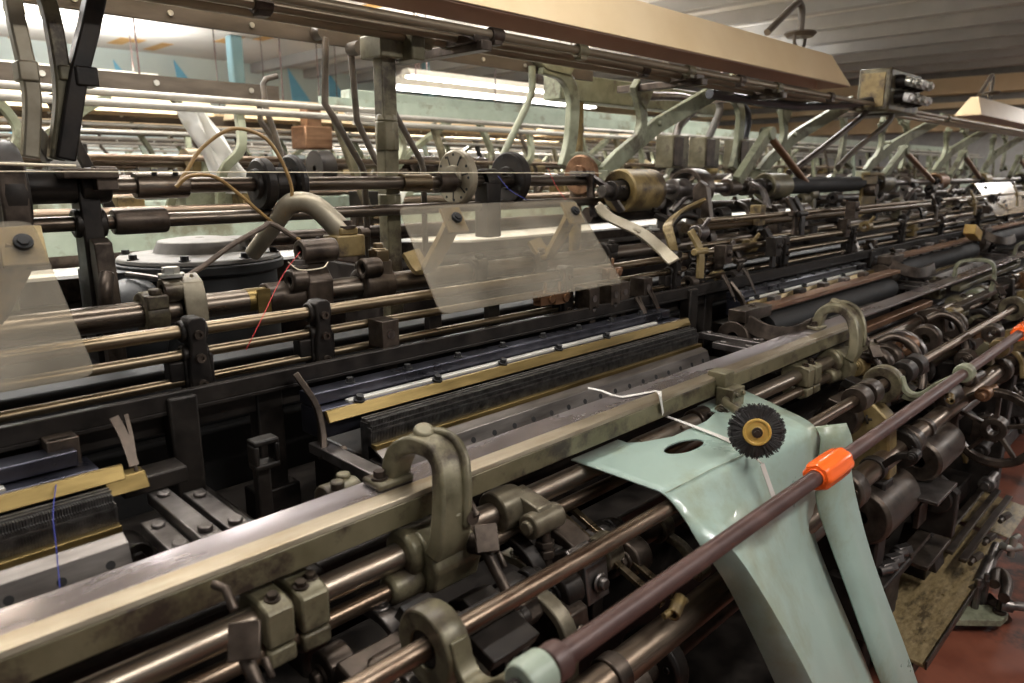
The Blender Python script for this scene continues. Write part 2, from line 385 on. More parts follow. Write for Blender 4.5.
# ---- links under the shaft
def link(x):
    b = B().lathe([(.0215,-.032),(.038,-.030),(.040,0),(.037,.028),(.0215,.03)],(x-.03,.85,1.013),(1,0,0),24)
    b.prism([(.85,1.045),(.78,1.033),(.765,1.005),(.78,.978),(.85,.975)],'x',x-.02,x+.018)
    b.cyl((x-.04,.782,1.003),(x+.036,.782,1.003),.023,20).cyl((x-.048,.782,1.003),(x+.044,.782,1.003),.013,14)
    o = part(b,'link_lever','cast',.003)
    c = B().cyl((x,.78,.99),(x-.002,.768,.90),.010,12).cyl((x,.779,.965),(x,.778,.955),.018,6).cyl((x,.777,.95),(x,.776,.935),.018,6)
    for i in range(9): c.ring((x-.0003*i,.779-.0012*i,.93-.004*i),(0,.12,1),.0125,.009,.002,12)
    c.prism([(.79,.90),(.75,.90),(.735,.87),(.75,.845),(.79,.85),(.80,.87)],'x',x-.03,x-.016).prism([(.79,.90),(.75,.90),(.735,.87),(.75,.845),(.79,.85),(.80,.87)],'x',x+.016,x+.03)
    c.cyl((x-.05,.763,.872),(x+.05,.763,.872),.012,14).cyl((x-.13,.763,.872),(x-.03,.763,.872),.017,14)
    part(c,'threaded_link','iron',.001,o)
    d = B().ribbon([(x+.03,.84,.985),(x+.05,.78,.965),(x+.06,.74,.94)],.05,.02,(1,0,0),4); part(d,'cam_toe','iron',.003,o)
    return o
repeat(link(.865),(-1,1,2,3))
# pair of flat levers crossing down to the front with a pin end
def flat_levers(x):
    b = B().ribbon([(x,.845,.958),(x+.0,.60,.868)],.014,.010,(1,0,0)).ribbon([(x+.035,.84,.955),(x+.035,.60,.868)],.014,.010,(1,0,0))
    o = part(b,'flat_lever','guide',.001)
    part(B().ring((x+.02,.585,.862),(1,.3,.2),.012,.007,.045,16).cyl((x-.02,.585,.862),(x+.05,.585,.862),.006,12),'pin_boss','ochre',.001,o)
    return o
repeat(flat_levers(.975),(1,2,3))
# ring clamp on the lower rod with an arm to the front rail
def ring_arm(x):
    b = B().lathe([(.026,-.020),(.052,-.020),(.055,-.014),(.055,.014),(.052,.02),(.026,.02)],(x,.655,1.0),(1,0,0),32,True)
    o = part(b,'ring_bracket','olive',.002)
    part(B().lathe([(.0145,-.016),(.028,-.016),(.028,.018),(.0145,.018)],(x,.655,1.002),(1,0,0),24,True).cyl((x-.016,.655,.965),(x+.016,.655,.965),.010,10),'bushing','dark',.001,o)
    a = B().ribbon([(x,.61,1.03),(x,.598,1.0),(x,.580,.985),(x,.555,.99),(x,.52,1.025),(x-.022,.475,1.062)],.028,.012,(1,0,0),5,.034)
    a.ribbon([(x,.60,.975),(x,.572,.972),(x,.545,.985),(x,.515,1.015),(x-.022,.47,1.05)],.012,.014,(1,0,0),5)
    part(a,'rail_arm','olive' if x<1 else 'greenarm',.002,o); a = B()
    a.lathe([(.016,-.03),(.0235,-.03),(.0255,-.02),(.0245,.008),(.0165,.010)],(x-.022,.45,1.08),(1,0,0),24)
    part(a,'rail_boss','sagedull' if x<1 else 'greenarm',.002,o); return o
ra = ring_arm(.515); repeat(ra,(-1,)); ra = ring_arm(.515+P); repeat(ra,(1,2))
part(B().lathe([(.015,-.005),(.0215,-.004),(.0225,.008),(.0215,.018),(.0165,.020)],(.510,.45,1.08),(1,0,0),24),'rail_collar','rail',.001)
g = B(); 
for i in range(9): g.ring((.478-.0045*i,.45,1.08),(1,0,0),.0115,.006,.0028,16)
g.cyl((.43,.45,1.08),(.50,.45,1.08),.009,14); part(g,'rail_spring','dark')

# ---- collars and discs on the drive shafts
def collars():
    for x0, y, z, r, w, m in ((1.39,.85,1.013,.0225,.30,'rodbright'),(1.5,.85,1.013,.031,.05,'iron')):
        o = part(B().lathe([(.02,-w/2),(r,-w/2),(r,w/2),(.02,w/2)],(x0,y,z),(1,0,0),24,True).cyl((x0,y-r*.7,z+r*.5),(x0,y-r*1.1,z+r*.8),.006,8),'shaft_collar',m,.002)
        if m != 'rodbright': repeat(o,(1,2))
collars()
for k in (-1,0,1,2,3):
    ox = k*P
    for x0, y, z, r, w, m in ((.62,.62,.78,.062,.03,'dark'),(.70,.62,.78,.048,.05,'iron'),(1.05,.66,.68,.07,.04,'dark'),(.95,.66,.68,.05,.07,'iron'),(.2,.62,.78,.055,.06,'iron'),(.25,.80,.84,.06,.03,'dark'),(.55,.80,.84,.05,.09,'iron'),(.80,.80,.84,.058,.03,'dark'),(1.10,.80,.84,.045,.08,'iron'),(1.4,.80,.84,.06,.04,'dark')):
        part(B().lathe([(.02,-w/2),(r*.9,-w/2),(r,-w/2+.006),(r,w/2-.006),(r*.9,w/2),(.02,w/2)],(x0+ox,y,z),(1,0,0),28,True).cyl((x0+ox-w*.5-.004,y-r*.6,z+r*.25),(x0+ox-w*.5,y-r*.6,z+r*.25),.008,6),'cam_disc',m,.002)
# rows of small levers on the drive shaft (cams, followers)
def follower(x, y, z, ang, ln, m='iron'):
    c, s = math.cos(math.radians(ang)), math.sin(math.radians(ang))
    e = V((x, y-ln*c, z-ln*s)); b = B().lathe([(.024,-.016),(.036,-.016),(.036,.016),(.024,.016)],(x,y,z),(1,0,0),20,True)
    b.ribbon([(x,y-.03*c,z-.03*s),(x,y-ln*.6*c,z-ln*.6*s+.012),tuple(e)],.020,.018,(1,0,0),4)
    b.cyl(e-V((.018,0,0)),e+V((.018,0,0)),.016,16).bolt(e-V((.02,0,0)),(-1,0,0),.008,.006)
    return part(b,'cam_follower',m,.002)
for x, y, z, a, l, m in ((.33,.80,.84,20,.11,'iron'),(.45,.80,.84,60,.12,'olive'),(.68,.80,.84,35,.13,'iron'),(.93,.80,.84,75,.11,'dark'),(.86,.62,.78,110,.10,'iron'),(1.26,.80,.84,30,.13,'olive'),(.40,.62,.78,-35,.12,'dark'),(.50,.66,.68,40,.1,'iron')):
    repeat(follower(x,y,z,a,l,m),(-1,1,2,3))
# cast blocks and bolts low at the front left (dark)
cb = part(B().prism([(.70,.93),(.78,.945),(.80,.90),(.79,.86),(.70,.85),(.685,.89)],'x',.44,.56).prism([(.72,.945),(.79,.965),(.80,.93),(.70,.91)],'x',.565,.60),'cast_block','iron',.004)
part(B().bolt((.47,.71,.945),(0,-.5,1),.012,.010).bolt((.53,.71,.945),(0,-.5,1),.012,.010).bolt((.50,.68,.89),(0,-1,.2),.012,.010),'bolt','dark',0,cb)
repeat(cb,(1,2,3))
sp = part(B().prism([(.70,.965),(.775,.985),(.79,.96),(.705,.94)],'x',.545,.60).prism([(.60,.97),(.69,.995),(.70,.975),(.61,.95)],'x',.57,.66),'slide_plate','dark',.002)
repeat(sp,(-1,1,2,3))

for i in range(40):
    x = -.1+RND.random()*1.15; y = .69+RND.random()*.13; z = .87+RND.random()*.07; m = RND.choice(['iron','dark','iron','cast','grey','dark'])
    b = B(); t = RND.random()
    if t < .3: b.lathe([(.01,-.025),(.034,-.022),(.036,.018),(.01,.022)],(x,y,z),(1,0,0),24,True).bolt((x-.024,y,z),(-1,0,0),.013,.010)
    elif t < .55: b.prism([(y-.045,z-.05),(y+.04,z-.05),(y+.05,z+.01),(y+.01,z+.035),(y-.035,z+.02)],'x',x-.03,x+.03).bolt((x,y-.045,z-.015),(0,-1,.1),.012,.010)
    elif t < .8: b.cyl((x-.09,y,z),(x+.07,y,z),.014,14).cyl((x-.02,y,z),(x+.02,y,z),.027,6).cyl((x+.03,y,z),(x+.05,y,z),.022,20)
    else: b.ribbon([(x,y+.05,z+.03),(x,y-.01,z+.03),(x+.005,y-.05,z-.01),(x+.005,y-.055,z-.10)],.03,.016,(1,0,0),4).bolt((x,y+.02,z+.042),(0,-.1,1),.011,.009)
    part(b,'under_fitting',m,.003)
# ---- brackets carrying the guide rods
def guide_bracket(x, low=1.19):
    b = B().prism([(x-.017,low),(x+.017,low),(x+.019,1.24),(x+.015,1.29),(x+.018,1.335)]+[(x+.010,1.343),(x-.010,1.343)]+[(x-.018,1.335),(x-.013,1.29),(x-.021,1.24)],'y',1.312,1.352)
    for z, r in gr: b.lathe([(r,-.024),(r+.008,-.024),(r+.008,.024),(r,.024)],(x,1.34,z),(1,0,0),18,True)
    b.box((x-.024,1.325,1.16),(x+.03,1.36,1.27)).box((x-.05,1.33,1.225),(x+.02,1.36,1.262))
    o = part(b,'rod_bracket','dark',.003)
    s = B()
    for z, r in gr: s.ring((x,1.309,z-.004),(0,1,0),.0085,.0045,.010,14).cyl((x,1.312,z-.004),(x,1.309,z-.004),.005,8)
    part(s,'socket_screw','iron',0,o); return o
for x in (.505,.765): repeat(guide_bracket(x),(-1,))
for x in (1.55,2.12,2.28,2.95,3.7,4.45,5.2,6.1,7): guide_bracket(x,1.17)
# yarn carrier plates hanging from the rods to the needles
def carrier(x, y=1.29, z0=1.27, z1=1.15):
    o = part(B().box((x-.018,y-.005,z1),(x+.018,y+.004,z0)).box((x-.022,y-.01,z0-.06),(x+.022,y+.045,z0)).prism([(x-.012,z1),(x+.014,z1),(x+.008,z1-.05),(x,z1-.062)],'y',y-.004,y+.003).cyl((x,y-.006,z1-.05),(x-.002,y-.035,z1-.085),.003,8),'yarn_carrier','iron',.0015)
    part(B().cyl((x,y-.012,z0-.03),(x,y-.004,z0-.03),.010,16).cyl((x,y-.010,z1+.03),(x,y-.004,z1+.03),.008,14),'screw','grey',0,o); return o
carrier(.905,1.285,1.285,1.17); carrier(.252,1.235,1.20,1.13)
for x, y in ((1.60,1.27),(1.70,1.27),(1.76,1.28),(1.88,1.28)): carrier(x,y,1.28,1.19)
# finger pairs (thin bright loops) beside the carriers
def finger(x, y, z):
    return part(B().ribbon([(x,y,z+.06),(x+.006,y-.02,z+.03),(x+.008,y-.045,z-.012)],.014,.003,(1,0,.1),4).ribbon([(x+.018,y,z+.06),(x+.016,y-.02,z+.03),(x+.010,y-.045,z-.012)],.006,.003,(1,0,.1),4).cyl((x+.009,y-.045,z-.012),(x+.009,y-.052,z-.03),.003,8),'yarn_finger','iron')
finger(.325,1.22,1.16); finger(1.80,1.26,1.17); finger(1.88,1.27,1.18); finger(2.3,1.25,1.19); finger(2.45,1.25,1.20)
# brown cast stops on the rods
for x, y, z in ((1.44,1.315,1.262),(1.50,1.315,1.258),(1.735,1.31,1.305)):
    part(B().cbox((x,y,z),(.045,.03,.032)).cyl((x-.03,y,z+.006),(x+.05,y,z+.004),.011,14).cyl((x+.02,y-.02,z),(x+.02,y+.01,z),.012,14).cyl((x+.01,y,z),(x+.01,y,z+.045),.005,8),'rod_stop','copper',.003)
# vertical frame posts between the beds
for x, y, w, z1 in ((.445,1.27,.05,1.22),(.625,1.315,.055,1.2)):
    o = part(B().box((x-w/2,y-.02,.55),(x+w/2,y+.02,z1)).box((x-w/2-.02,y-.03,.55),(x+w/2+.02,y+.03,.98)),'frame_post','dark',.004); repeat(o,KS)
o = part(B().ribbon([(.655,1.24,1.22),(.668,1.20,1.17),(.668,1.18,1.12),(.655,1.16,1.07)],.026,.012,(.3,1,0),4).cyl((.65,1.15,1.08),(.70,1.15,1.08),.008,10),'curved_link','iron',.002); repeat(o,KS)
o = part(B().cbox((.512,1.10,1.162),(.044,.03,.010)).cbox((.512,1.10,1.120),(.044,.03,.010)).cbox((.494,1.10,1.141),(.009,.03,.034)).cbox((.530,1.10,1.141),(.009,.03,.034)).box((.500,1.105,.8),(.525,1.125,1.116)),'square_eye','dark',.003); repeat(o,KS)
part(B().cyl((.3,1.16,1.03),(.3,1.10,1.03),.024,20).cyl((.3,1.10,1.03),(.3,1.092,1.03),.012,6),'pivot_boss','dark',.002)
o = part(B().box((.31,1.165,1.10),(.41,1.22,1.128)),'end_block','dark',.003); part(B().prism([(1.146,1.118),(1.19,1.12),(1.19,1.140),(1.165,1.140)],'x',.285,.345),'end_cap','brass',.002,o)

# ---- rocker shaft clamps
def ring_clamp(x, y=1.5, z=1.328, r=.026, m='olive', eye=True, tall=.045):
    b = B().lathe([(r,-.022),(r+.016,-.022),(r+.018,-.016),(r+.018,.016),(r+.016,.022),(r,.022)],(x,y,z),(1,0,0),24,True)
    b.box((x-.02,y-.045,z+.012),(x+.02,y-.02,z+.04)).cyl((x,y-.03,z+.04),(x,y-.03,z+.052),.013,6)
    return part(b,'ring_clamp',m,.003)
repeat(ring_clamp(.492),(-1,))
def eye_clamp(x, m='cast', bolt=True):
    b = B().lathe([(.026,-.022),(.043,-.022),(.043,.022),(.026,.022)],(x,1.5,1.328),(1,0,0),24,True)
    b.prism([(1.455,1.30),(1.545,1.30),(1.548,1.37),(1.53,1.395),(1.50,1.40),(1.47,1.385),(1.457,1.35)],'x',x-.022,x+.022)
    b.lathe([(.013,-.036),(.024,-.036),(.024,.0),(.013,.0)],(x-.02,1.485,1.372),(1,0,0),20,True)
    b.cyl((x,1.47,1.395),(x,1.47,1.402),.004,8)
    o = part(b,'eye_clamp',m,.004); 
    if bolt: part(B().bolt((x-.032,1.49,1.40),(0,0,1),.017,.012),'bolt','silver',0,o)
    return o
repeat(eye_clamp(.565),(-1,)); 
def twin_eye(x):
    b = B().prism([(1.46,1.29),(1.54,1.29),(1.55,1.36),(1.52,1.40),(1.49,1.40),(1.455,1.36)],'x',x-.03,x+.035)
    b.lathe([(.012,-.05),(.028,-.05),(.028,.04),(.012,.04)],(x+.02,1.49,1.425),(1,0,0),24,True)
    b.lathe([(.01,-.05),(.026,-.05),(.026,-.01),(.01,-.01)],(x-.02,1.47,1.365),(1,0,0),24,True)
    o = part(b,'twin_eye_bracket','iron',.004)
    part(B().bolt((x-.04,1.475,1.395),(0,0,1),.014,.01).bolt((x+.02,1.49,1.453),(0,0,1),.004,.003),'bolt','grey',0,o); return o
twin_eye(.845)
te = part(B().lathe([(.026,-.05),(.044,-.045),(.046,0),(.044,.04),(.026,.045)],(1.02,1.5,1.328),(1,0,0),24,True).prism([(1.46,1.32),(1.54,1.32),(1.53,1.385),(1.47,1.39)],'x',.985,1.055).lathe([(.012,-.03),(.025,-.03),(.025,.02),(.012,.02)],(.995,1.47,1.375),(1,0,0),20,True),'clamp_hub','iron',.004)
part(B().cbox((1.03,1.49,1.40),(.035,.04,.03)).bolt((1.03,1.49,1.415),(0,0,1),.013,.012),'bolt','guide',.002,te)
part(B().box((.70,1.47,1.30),(.73,1.474,1.354)).lathe([(.0262,-.03),(.0268,-.03),(.0268,.03),(.0262,.03)],(.715,1.5,1.328),(1,0,0),28,True),'name_band','brass')
shc = part(B().lathe([(.026,-.05),(.034,-.05),(.034,.05),(.026,.05)],(.78,1.5,1.328),(1,0,0),24,True),'shaft_sleeve','iron',.002)
for x in (1.35,1.6,1.95,2.25,2.6,3.0,3.4,3.9,4.4,5.0,5.6): (eye_clamp if RND.random()<.5 else ring_clamp)(x, m=RND.choice(['iron','dark','iron']))
# swan neck lever with a square head
sw = part(B().tube([(.83,1.75,1.40),(.86,1.66,1.49),(.875,1.62,1.528),(.91,1.585,1.525),(.945,1.56,1.487),(.965,1.55,1.46)],[.020,.030],14,6),'swan_neck_lever','tan',0)
part(B().box((.93,1.515,1.40),(1.01,1.58,1.452)).box((.945,1.52,1.452),(.995,1.565,1.47)),'square_head','ochre',.004,sw)
part(B().bolt((.97,1.54,1.47),(0,0,1),.018,.012).cyl((1.01,1.54,1.455),(1.035,1.54,1.455),.011,14),'bolt','iron',0,sw)

# ---- cam shaft fittings
def lathe_part(name, m, prof, x, y, z, n=32, bev=.0015): return part(B().lathe(prof,(x,y,z),(1,0,0),n,True),name,m,bev)
S1 = (1.70,1.572); S2 = (1.70,1.497); S3 = (1.62,1.535)
c = lathe_part('coupling_sleeve','oilrod',[(.0175,-.055),(.0275,-.055),(.0285,-.05),(.0285,.052),(.027,.056),(.0175,.056)],.607,*S1)
part(B().cyl((.59,1.685,1.595),(.59,1.68,1.606),.006,8).cyl((.635,1.685,1.595),(.635,1.68,1.606),.006,8),'set_screw','black',0,c)
lathe_part('coupling_sleeve','iron',[(.015,-.055),(.026,-.055),(.028,-.048),(.028,.05),(.026,.055),(.015,.055)],.555,*S2)
lathe_part('coupling_sleeve','dark',[(.0175,-.05),(.032,-.05),(.034,-.04),(.034,.05),(.0175,.05)],.385,*S1)
part(B().lathe([(.0175,-.03),(.036,-.028),(.038,0),(.034,.03),(.0175,.032)],(.47,1.70,1.572),(1,0,0),28,True).prism([(1.68,1.2),(1.75,1.2),(1.735,1.5),(1.735,1.58),(1.675,1.58),(1.67,1.5)],'x',.435,.475).lathe([(.015,-.03),(.030,-.03),(.030,.03),(.015,.03)],(.455,1.70,1.497),(1,0,0),24,True),'bearing_post','dark',.004)
part(B().box((.40,1.62,1.588),(.50,1.70,1.608)).box((.46,1.63,1.565),(.50,1.66,1.612)),'cap_plate','iron',.002)
part(B().prism([(1.63,1.18),(1.66,1.18),(1.67,1.42),(1.66,1.47),(1.63,1.46),(1.62,1.35)],'x',.44,.475).tube([(.455,1.62,1.40),(.44,1.60,1.36),(.445,1.62,1.29),(.46,1.64,1.22)],.014,10,4),'curved_strut','iron',.003)
dsc = lathe_part('hub_wheel','dark',[(.0175,-.03),(.095,-.025),(.102,-.015),(.102,.015),(.095,.025),(.0175,.03)],.315,1.70,1.56)
part(B().box((.29,1.60,1.46),(.335,1.63,1.62)),'wheel_lug','iron',.004)
def disc(x, y, z, r, m, holes=0, w=.022, slots=0):
    o = lathe_part('pattern_disc',m,[(.017,-w/2-.01),(.035,-w/2-.01),(.037,-w/2),(r-.006,-w/2),(r,-w/2+.005),(r,w/2-.005),(r-.006,w/2),(.017,w/2)],x,y,z,40,.001)
    h = B()
    for i in range(holes):
        a = 2*PI*i/holes; h.cyl((x-w/2-.001,y+math.cos(a)*r*.82,z+math.sin(a)*r*.82),(x-w/2+.004,y+math.cos(a)*r*.82,z+math.sin(a)*r*.82),.0045,10)
    for i in range(slots):
        a = 2*PI*(i+.3)/slots; h.cbox((x-w/2-.0005,y+math.cos(a)*r*.65,z+math.sin(a)*r*.65),(.002,.004,r*.35),Matrix.Rotation(a-PI/2,3,'X'))
    if holes or slots: part(h,'index_hole','black',0,o)
    return o
disc(.845,*S1,.062,'dark',0,.03); disc(.925,*S1,.072,'dark',18,.02); lathe_part('disc_hub','dark',[(.0175,-.03),(.04,-.03),(.04,.03),(.0175,.03)],.885,*S1)
disc(1.49,1.72,1.585,.083,'tan',12,.03,7); disc(1.72,1.72,1.582,.084,'dark',20,.034); disc(2.16,1.78,1.59,.075,'copper',0,.03)
lathe_part('shaft_collar','guide',[(.0175,-.05),(.025,-.05),(.025,.05),(.0175,.05)],1.31,*S1)
lathe_part('shaft_collar','iron',[(.0175,-.03),(.031,-.03),(.031,.03),(.0175,.03)],1.42,*S1)
lathe_part('shaft_collar','iron',[(.0175,-.03),(.035,-.03),(.035,.03),(.0175,.03)],1.60,*S1)
part(B().box((1.56,1.66,1.40),(1.62,1.72,1.57)).lathe([(.018,-.03),(.04,-.03),(.04,.03),(.018,.03)],(1.60,1.7,1.572),(1,0,0),24,True),'bearing_post','dark',.004)
tri = part(B().ribbon([(2.06,1.68,1.60),(2.13,1.64,1.55),(2.18,1.60,1.46)],.03,.012,(0,1,0)).ribbon([(2.06,1.66,1.60),(2.12,1.70,1.52),(2.14,1.70,1.44)],.03,.012,(0,1,0)).box((2.02,1.66,1.585),(2.09,1.72,1.605)),'triangular_bracket','grey',.002)
def roller(x, r, w, m1, x2=None):
    o = part(B().lathe([(r*.55,-w/2+.012),(r*.92,-w/2),(r,-w/2+.004),(r,w/2-.004),(r*.92,w/2),(.021,w/2)],(x,*S3),(1,0,0),40,True),'take_up_roller',m1,.001)
    part(B().lathe([(.021,-w*.75),(.036,-w*.75),(.038,-w*.4),(.034,w*.1),(.021,w*.1)],(x,*S3),(1,0,0),24,True).bolt((x-w*.6,S3[0]-.035,S3[1]+.01),(0,-1,.2),.009,.01),'roller_hub','dark',.002,o); return o
roller(2.28,.078,.20,'ochre'); roller(3.42,.062,.20,'olive'); roller(4.9,.062,.2,'olive'); roller(6.1,.06,.2,'copper'); roller(7.4,.06,.2,'ochre'); roller(9,.06,.2,'olive'); roller(10.5,.06,.2,'ochre')
part(B().lathe([(.062,-.05),(.08,-.05),(.082,-.04),(.082,.04),(.08,.05),(.062,.05)],(2.68,*S3),(1,0,0),36,True),'split_ring','iron',.002)
lathe_part('ring_hub','grey',[(.021,-.05),(.04,-.05),(.042,.04),(.021,.04)],2.58,*S3)
for x in (3.0,3.15,3.9,4.3,5.4): lathe_part('shaft_collar','iron',[(.021,-.04),(.038,-.04),(.038,.04),(.021,.04)],x,*S3)
shaft('dark_sleeve','black',1.62,1.535,.042,3.55,4.55)
# small curved lever and bright tongue at the guard
part(B().ribbon([at(598,205,1.45),at(607,216,1.42),at(640,232,1.34),at(660,248,1.28),at(674,262,1.22)],.030,.010,(.6,-.2,.4),5,.042).ribbon([at(598,203,1.455),at(616,219,1.41),at(640,233,1.338)],.012,.018,(.6,-.2,.4),5),'bright_tongue','tan',.003)
part(B().ribbon([at(702,202,1.46),at(690,207,1.45),at(677,214,1.42),at(668,226,1.38),at(671,240,1.36),at(674,252,1.35)],.042,.012,(.7,-.4,.5),5,.03),'curved_lever','ochre',.002)
part(B().prism([(1.43,1.40),(1.50,1.38),(1.52,1.54),(1.49,1.57),(1.46,1.55)],'x',2.52,2.55),'lever_plate','iron',.002)
part(B().box((4.5,1.585,1.40),(4.74,1.60,1.60)).box((4.5,1.55,1.585),(4.74,1.6,1.60)),'yellow_plate','ochre',.003)
part(B().cyl((4.55,1.52,1.50),(4.55,1.6,1.50),.035,16),'plate_hub','iron',.003)
part(B().prism([(1.55,1.28),(1.60,1.28),(1.60,1.40),(1.55,1.40)],'x',4.45,4.6),'yellow_plate','ochre',.003)

# ---- brown flat bars and drums on the far sections
for x0, x1, y, z in ((2.20,3.55,1.07,1.170),(3.70,5.2,1.13,1.215),(5.4,7.6,1.13,1.25),(7.8,10,1.13,1.25)):
    o = part(B().box((x0,y-.025,z-.016),(x1,y+.025,z)),'copper_bar','copper',.002)
    part(B().box((x0-.12,y-.03,z-.03),(x0+.06,y+.03,z+.008)).bolt((x0-.03,y-.005,z+.008),(0,0,1),.010,.008).lathe([(.02,-.06),(.055,-.06),(.055,.06),(.02,.06)],(x0-.06,y+.01,z-.085),(1,0,0),24,True),'bar_end_block','iron',.003,o)
    part(B().cyl((x0+.05,y-.01,z-.075),(x1-.1,y-.01,z-.075),.045,24),'bar_drum','black',0,o)
    part(B().ribbon([(x0-.1,y-.02,z-.03),(x0-.07,y-.09,z-.06),(x0+.02,y-.13,z-.07),(x0+.16,y-.135,z-.06)],.05,.02,(0,.3,1),5),'bar_arm','iron',.003,o)
    for i in range(5):
        xx = x0+.2+i*(x1-x0-.3)/5; part(B().cbox((xx,y+.03,z+.004),(.05,.03,.02)),'bar_clip',RND.choice(['iron','grey','dark']),.002,o)
# carriers and stops strung along the far rods
for i in range(64):
    x = 2.1+RND.random()**1.3*8.6; y = RND.choice([1.30,1.34,1.36,1.42]); z = RND.choice([1.18,1.22,1.272,1.316,1.34,1.40,1.43]); m = RND.choice(['iron','dark','iron','dark','grey','ochre'])
    b = B(); t = RND.random()
    if t < .35: b.cbox((x,y-.02,z),(.05,.045,.04+.05*RND.random())).bolt((x,y-.044,z+.005),(0,-1,0),.009,.008)
    elif t < .7: b.lathe([(.01,-.03),(.026,-.03),(.028,.02),(.01,.03)],(x,y,z),(1,0,0),18,True).cyl((x,y,z),(x+.01,y-.03,z+.05),.008,8)
    else: b.ribbon([(x,y,z+.07),(x+.02,y-.03,z),(x+.01,y-.04,z-.09)],.035,.012,(1,0,0),4).cyl((x-.02,y-.03,z),(x+.06,y-.03,z),.012,12)
    part(b,'rod_fitting',m,.002)
for i in range(76):
    x = 2.2+RND.random()**1.3*8.5; y = 1.46+RND.random()*.34; z = 1.38+RND.random()*.14; m = RND.choice(['iron','dark','dark','grey','olive'])
    b = B(); t = RND.random()
    if t < .4: b.lathe([(.01,-.04),(.03,-.04),(.033,.03),(.01,.04)],(x,y,z),(1,0,0),18,True).prism([(y-.03,z-.12),(y+.03,z-.12),(y+.02,z),(y-.02,z)],'x',x-.02,x+.02)
    elif t < .7: b.ribbon([(x,y,z+.05),(x+.03,y-.05,z+.02),(x+.02,y-.09,z-.06)],.03,.02,(1,0,0),4).bolt((x,y,z+.06),(0,0,1),.012,.01)
    else: b.tube([(x-.1,y,z-.05),(x-.03,y-.02,z+.01),(x+.08,y-.02,z)],.014,10,4).cyl((x+.08,y-.02,z-.01),(x+.08,y-.02,z+.03),.018,6)
    part(b,'lever_fitting',m,.003)
# hanging spring posts behind the near rods
for x in (1.1,1.3): part(B().box((x-.02,1.36,1.1),(x+.02,1.38,1.27)),'rod_hanger','dark',.002)

# ---- overhead frame of the machine
orods = [(1.58,1.979,.0130),(1.65,1.972,.0135),(1.70,1.962,.0125)]
for y, z, r in orods: shaft('overhead_rod','tanrod',y,z,r,-.5,14)
part(B().box((.45,1.944,1.960),(2.42,1.956,2.002)),'overhead_flat_bar','brownbar',.001)
fl = B()
for i in range(9): fl.cyl((.55+.21*i,1.944,1.982),(.55+.21*i,1.939,1.982),.007,12)
part(fl,'rivet','silver',0)
def post(x):
    b = B().box((x-.024,1.728,1.12),(x+.024,1.772,1.94)).cyl((x,1.75,1.66),(x,1.75,1.74),.034,8).cyl((x,1.75,1.74),(x,1.75,1.76),.034,8,.028).cyl((x,1.75,1.50),(x,1.75,1.54),.034,8)
    b.box((x-.045,1.70,1.905),(x+.03,1.80,1.965)).box((x+.03,1.66,1.90),(x+.075,1.74,1.975))
    o = part(b,'overhead_post','olive',.004); return o
post(1.255)
for x in (.85,1.36,1.52,1.9,2.35,2.55,2.95,3.3,3.9,4.4,5.2,6.0):
    y, z, r = RND.choice(orods); part(B().lathe([(r,-.022),(r+.008,-.022),(r+.008,.022),(r,.022)],(x,y,z),(1,0,0),20,True).cbox((x,y,z-.018),(.03,.03,.018)),'rod_clip',RND.choice(['olive','iron']),.002)
for x in (1.46,2.62,3.32,4.72): part(B().box((x-.02,1.55,1.93),(x+.02,1.96,1.957)).box((x-.03,1.57,1.95),(x+.03,1.72,1.975)),'rod_saddle','iron',.003)
# bent tubes hanging from the overhead bar
for p in ([(1.162,1.95,1.985),(1.165,1.90,1.965),(1.152,1.90,1.79),(1.175,1.90,1.76),(1.245,1.88,1.63),(1.26,1.88,1.60),(1.262,1.88,1.35)],[(1.375,1.94,1.98),(1.385,1.90,1.94),(1.386,1.90,1.80),(1.40,1.90,1.77),(1.475,1.88,1.64),(1.485,1.88,1.61),(1.485,1.88,1.35)],[(1.26,1.92,1.95),(1.27,1.92,1.75),(1.33,1.92,1.64),(1.35,1.9,1.60),(1.35,1.9,1.4)]):
    part(B().tube(p,.0098,12).cyl(p[0],V(p[0])+V((0,-.05,-.0)),.02,14),'bent_tube','brownbar')
part(B().tube([at(532,66,1.9),at(532,88,1.9),at(529,100,1.9),at(514,132,1.9),at(500,162,1.9)],.013,10,4),'bent_tube','greenarm')
# grey green arms carrying the overhead rods
def yarm(x, y=1.85, s=1, m='greenarm'):
    b = B().ribbon([(x-.06,y,1.60),(x+.02,y,1.655),(x+.30*s,y,1.80),(x+.74*s,y-.12,2.015)],.028,.070,(0,1,0)).ribbon([(x-.08,y,1.60),(x+.06,y,1.67),(x+.16,y,1.74),(x+.19,y,1.82),(x+.16,y,1.90),(x+.10,y-.02,1.96)],.03,.05,(0,1,0),4)
    b.prism([(x+.10,1.93),(x+.26,1.965),(x+.19,1.86)],'y',y-.02,y+.015).box((x-.10,y-.05,1.56),(x+.05,y+.05,1.61)).cyl((x+.30,y-.03,1.81),(x+.30,y+.02,1.81),.012,12)
    return part(b,'overhead_arm',m,.004)
for x, s in ((2.49,1),(3.86,1.1),(5.42,1.5),(7.0,1.5),(8.6,1.5),(10.2,1.5),(11.8,1.5)): yarm(x,1.88,s)
def bow(x, y=1.92):
    b = B().ribbon([(x-.02,y,1.985),(x+.10,y,1.965),(x+.16,y,1.90),(x+.165,y,1.80),(x+.15,y,1.70),(x+.12,y,1.62)],.03,.055,(0,1,0),5).prism([(x-.06,2.0),(x+.16,2.0),(x+.13,1.96),(x,1.97)],'y',y-.02,y+.02)
    b.ribbon([(x+.14,y,1.66),(x+.22,y,1.67),(x+.34,y,1.63)],.04,.02,(0,1,0),4)
    return part(b,'bow_bracket','greenarm',.004)
for x in (2.10,3.45,4.85,6.1,7.8,9.4,11,12.6): bow(x)
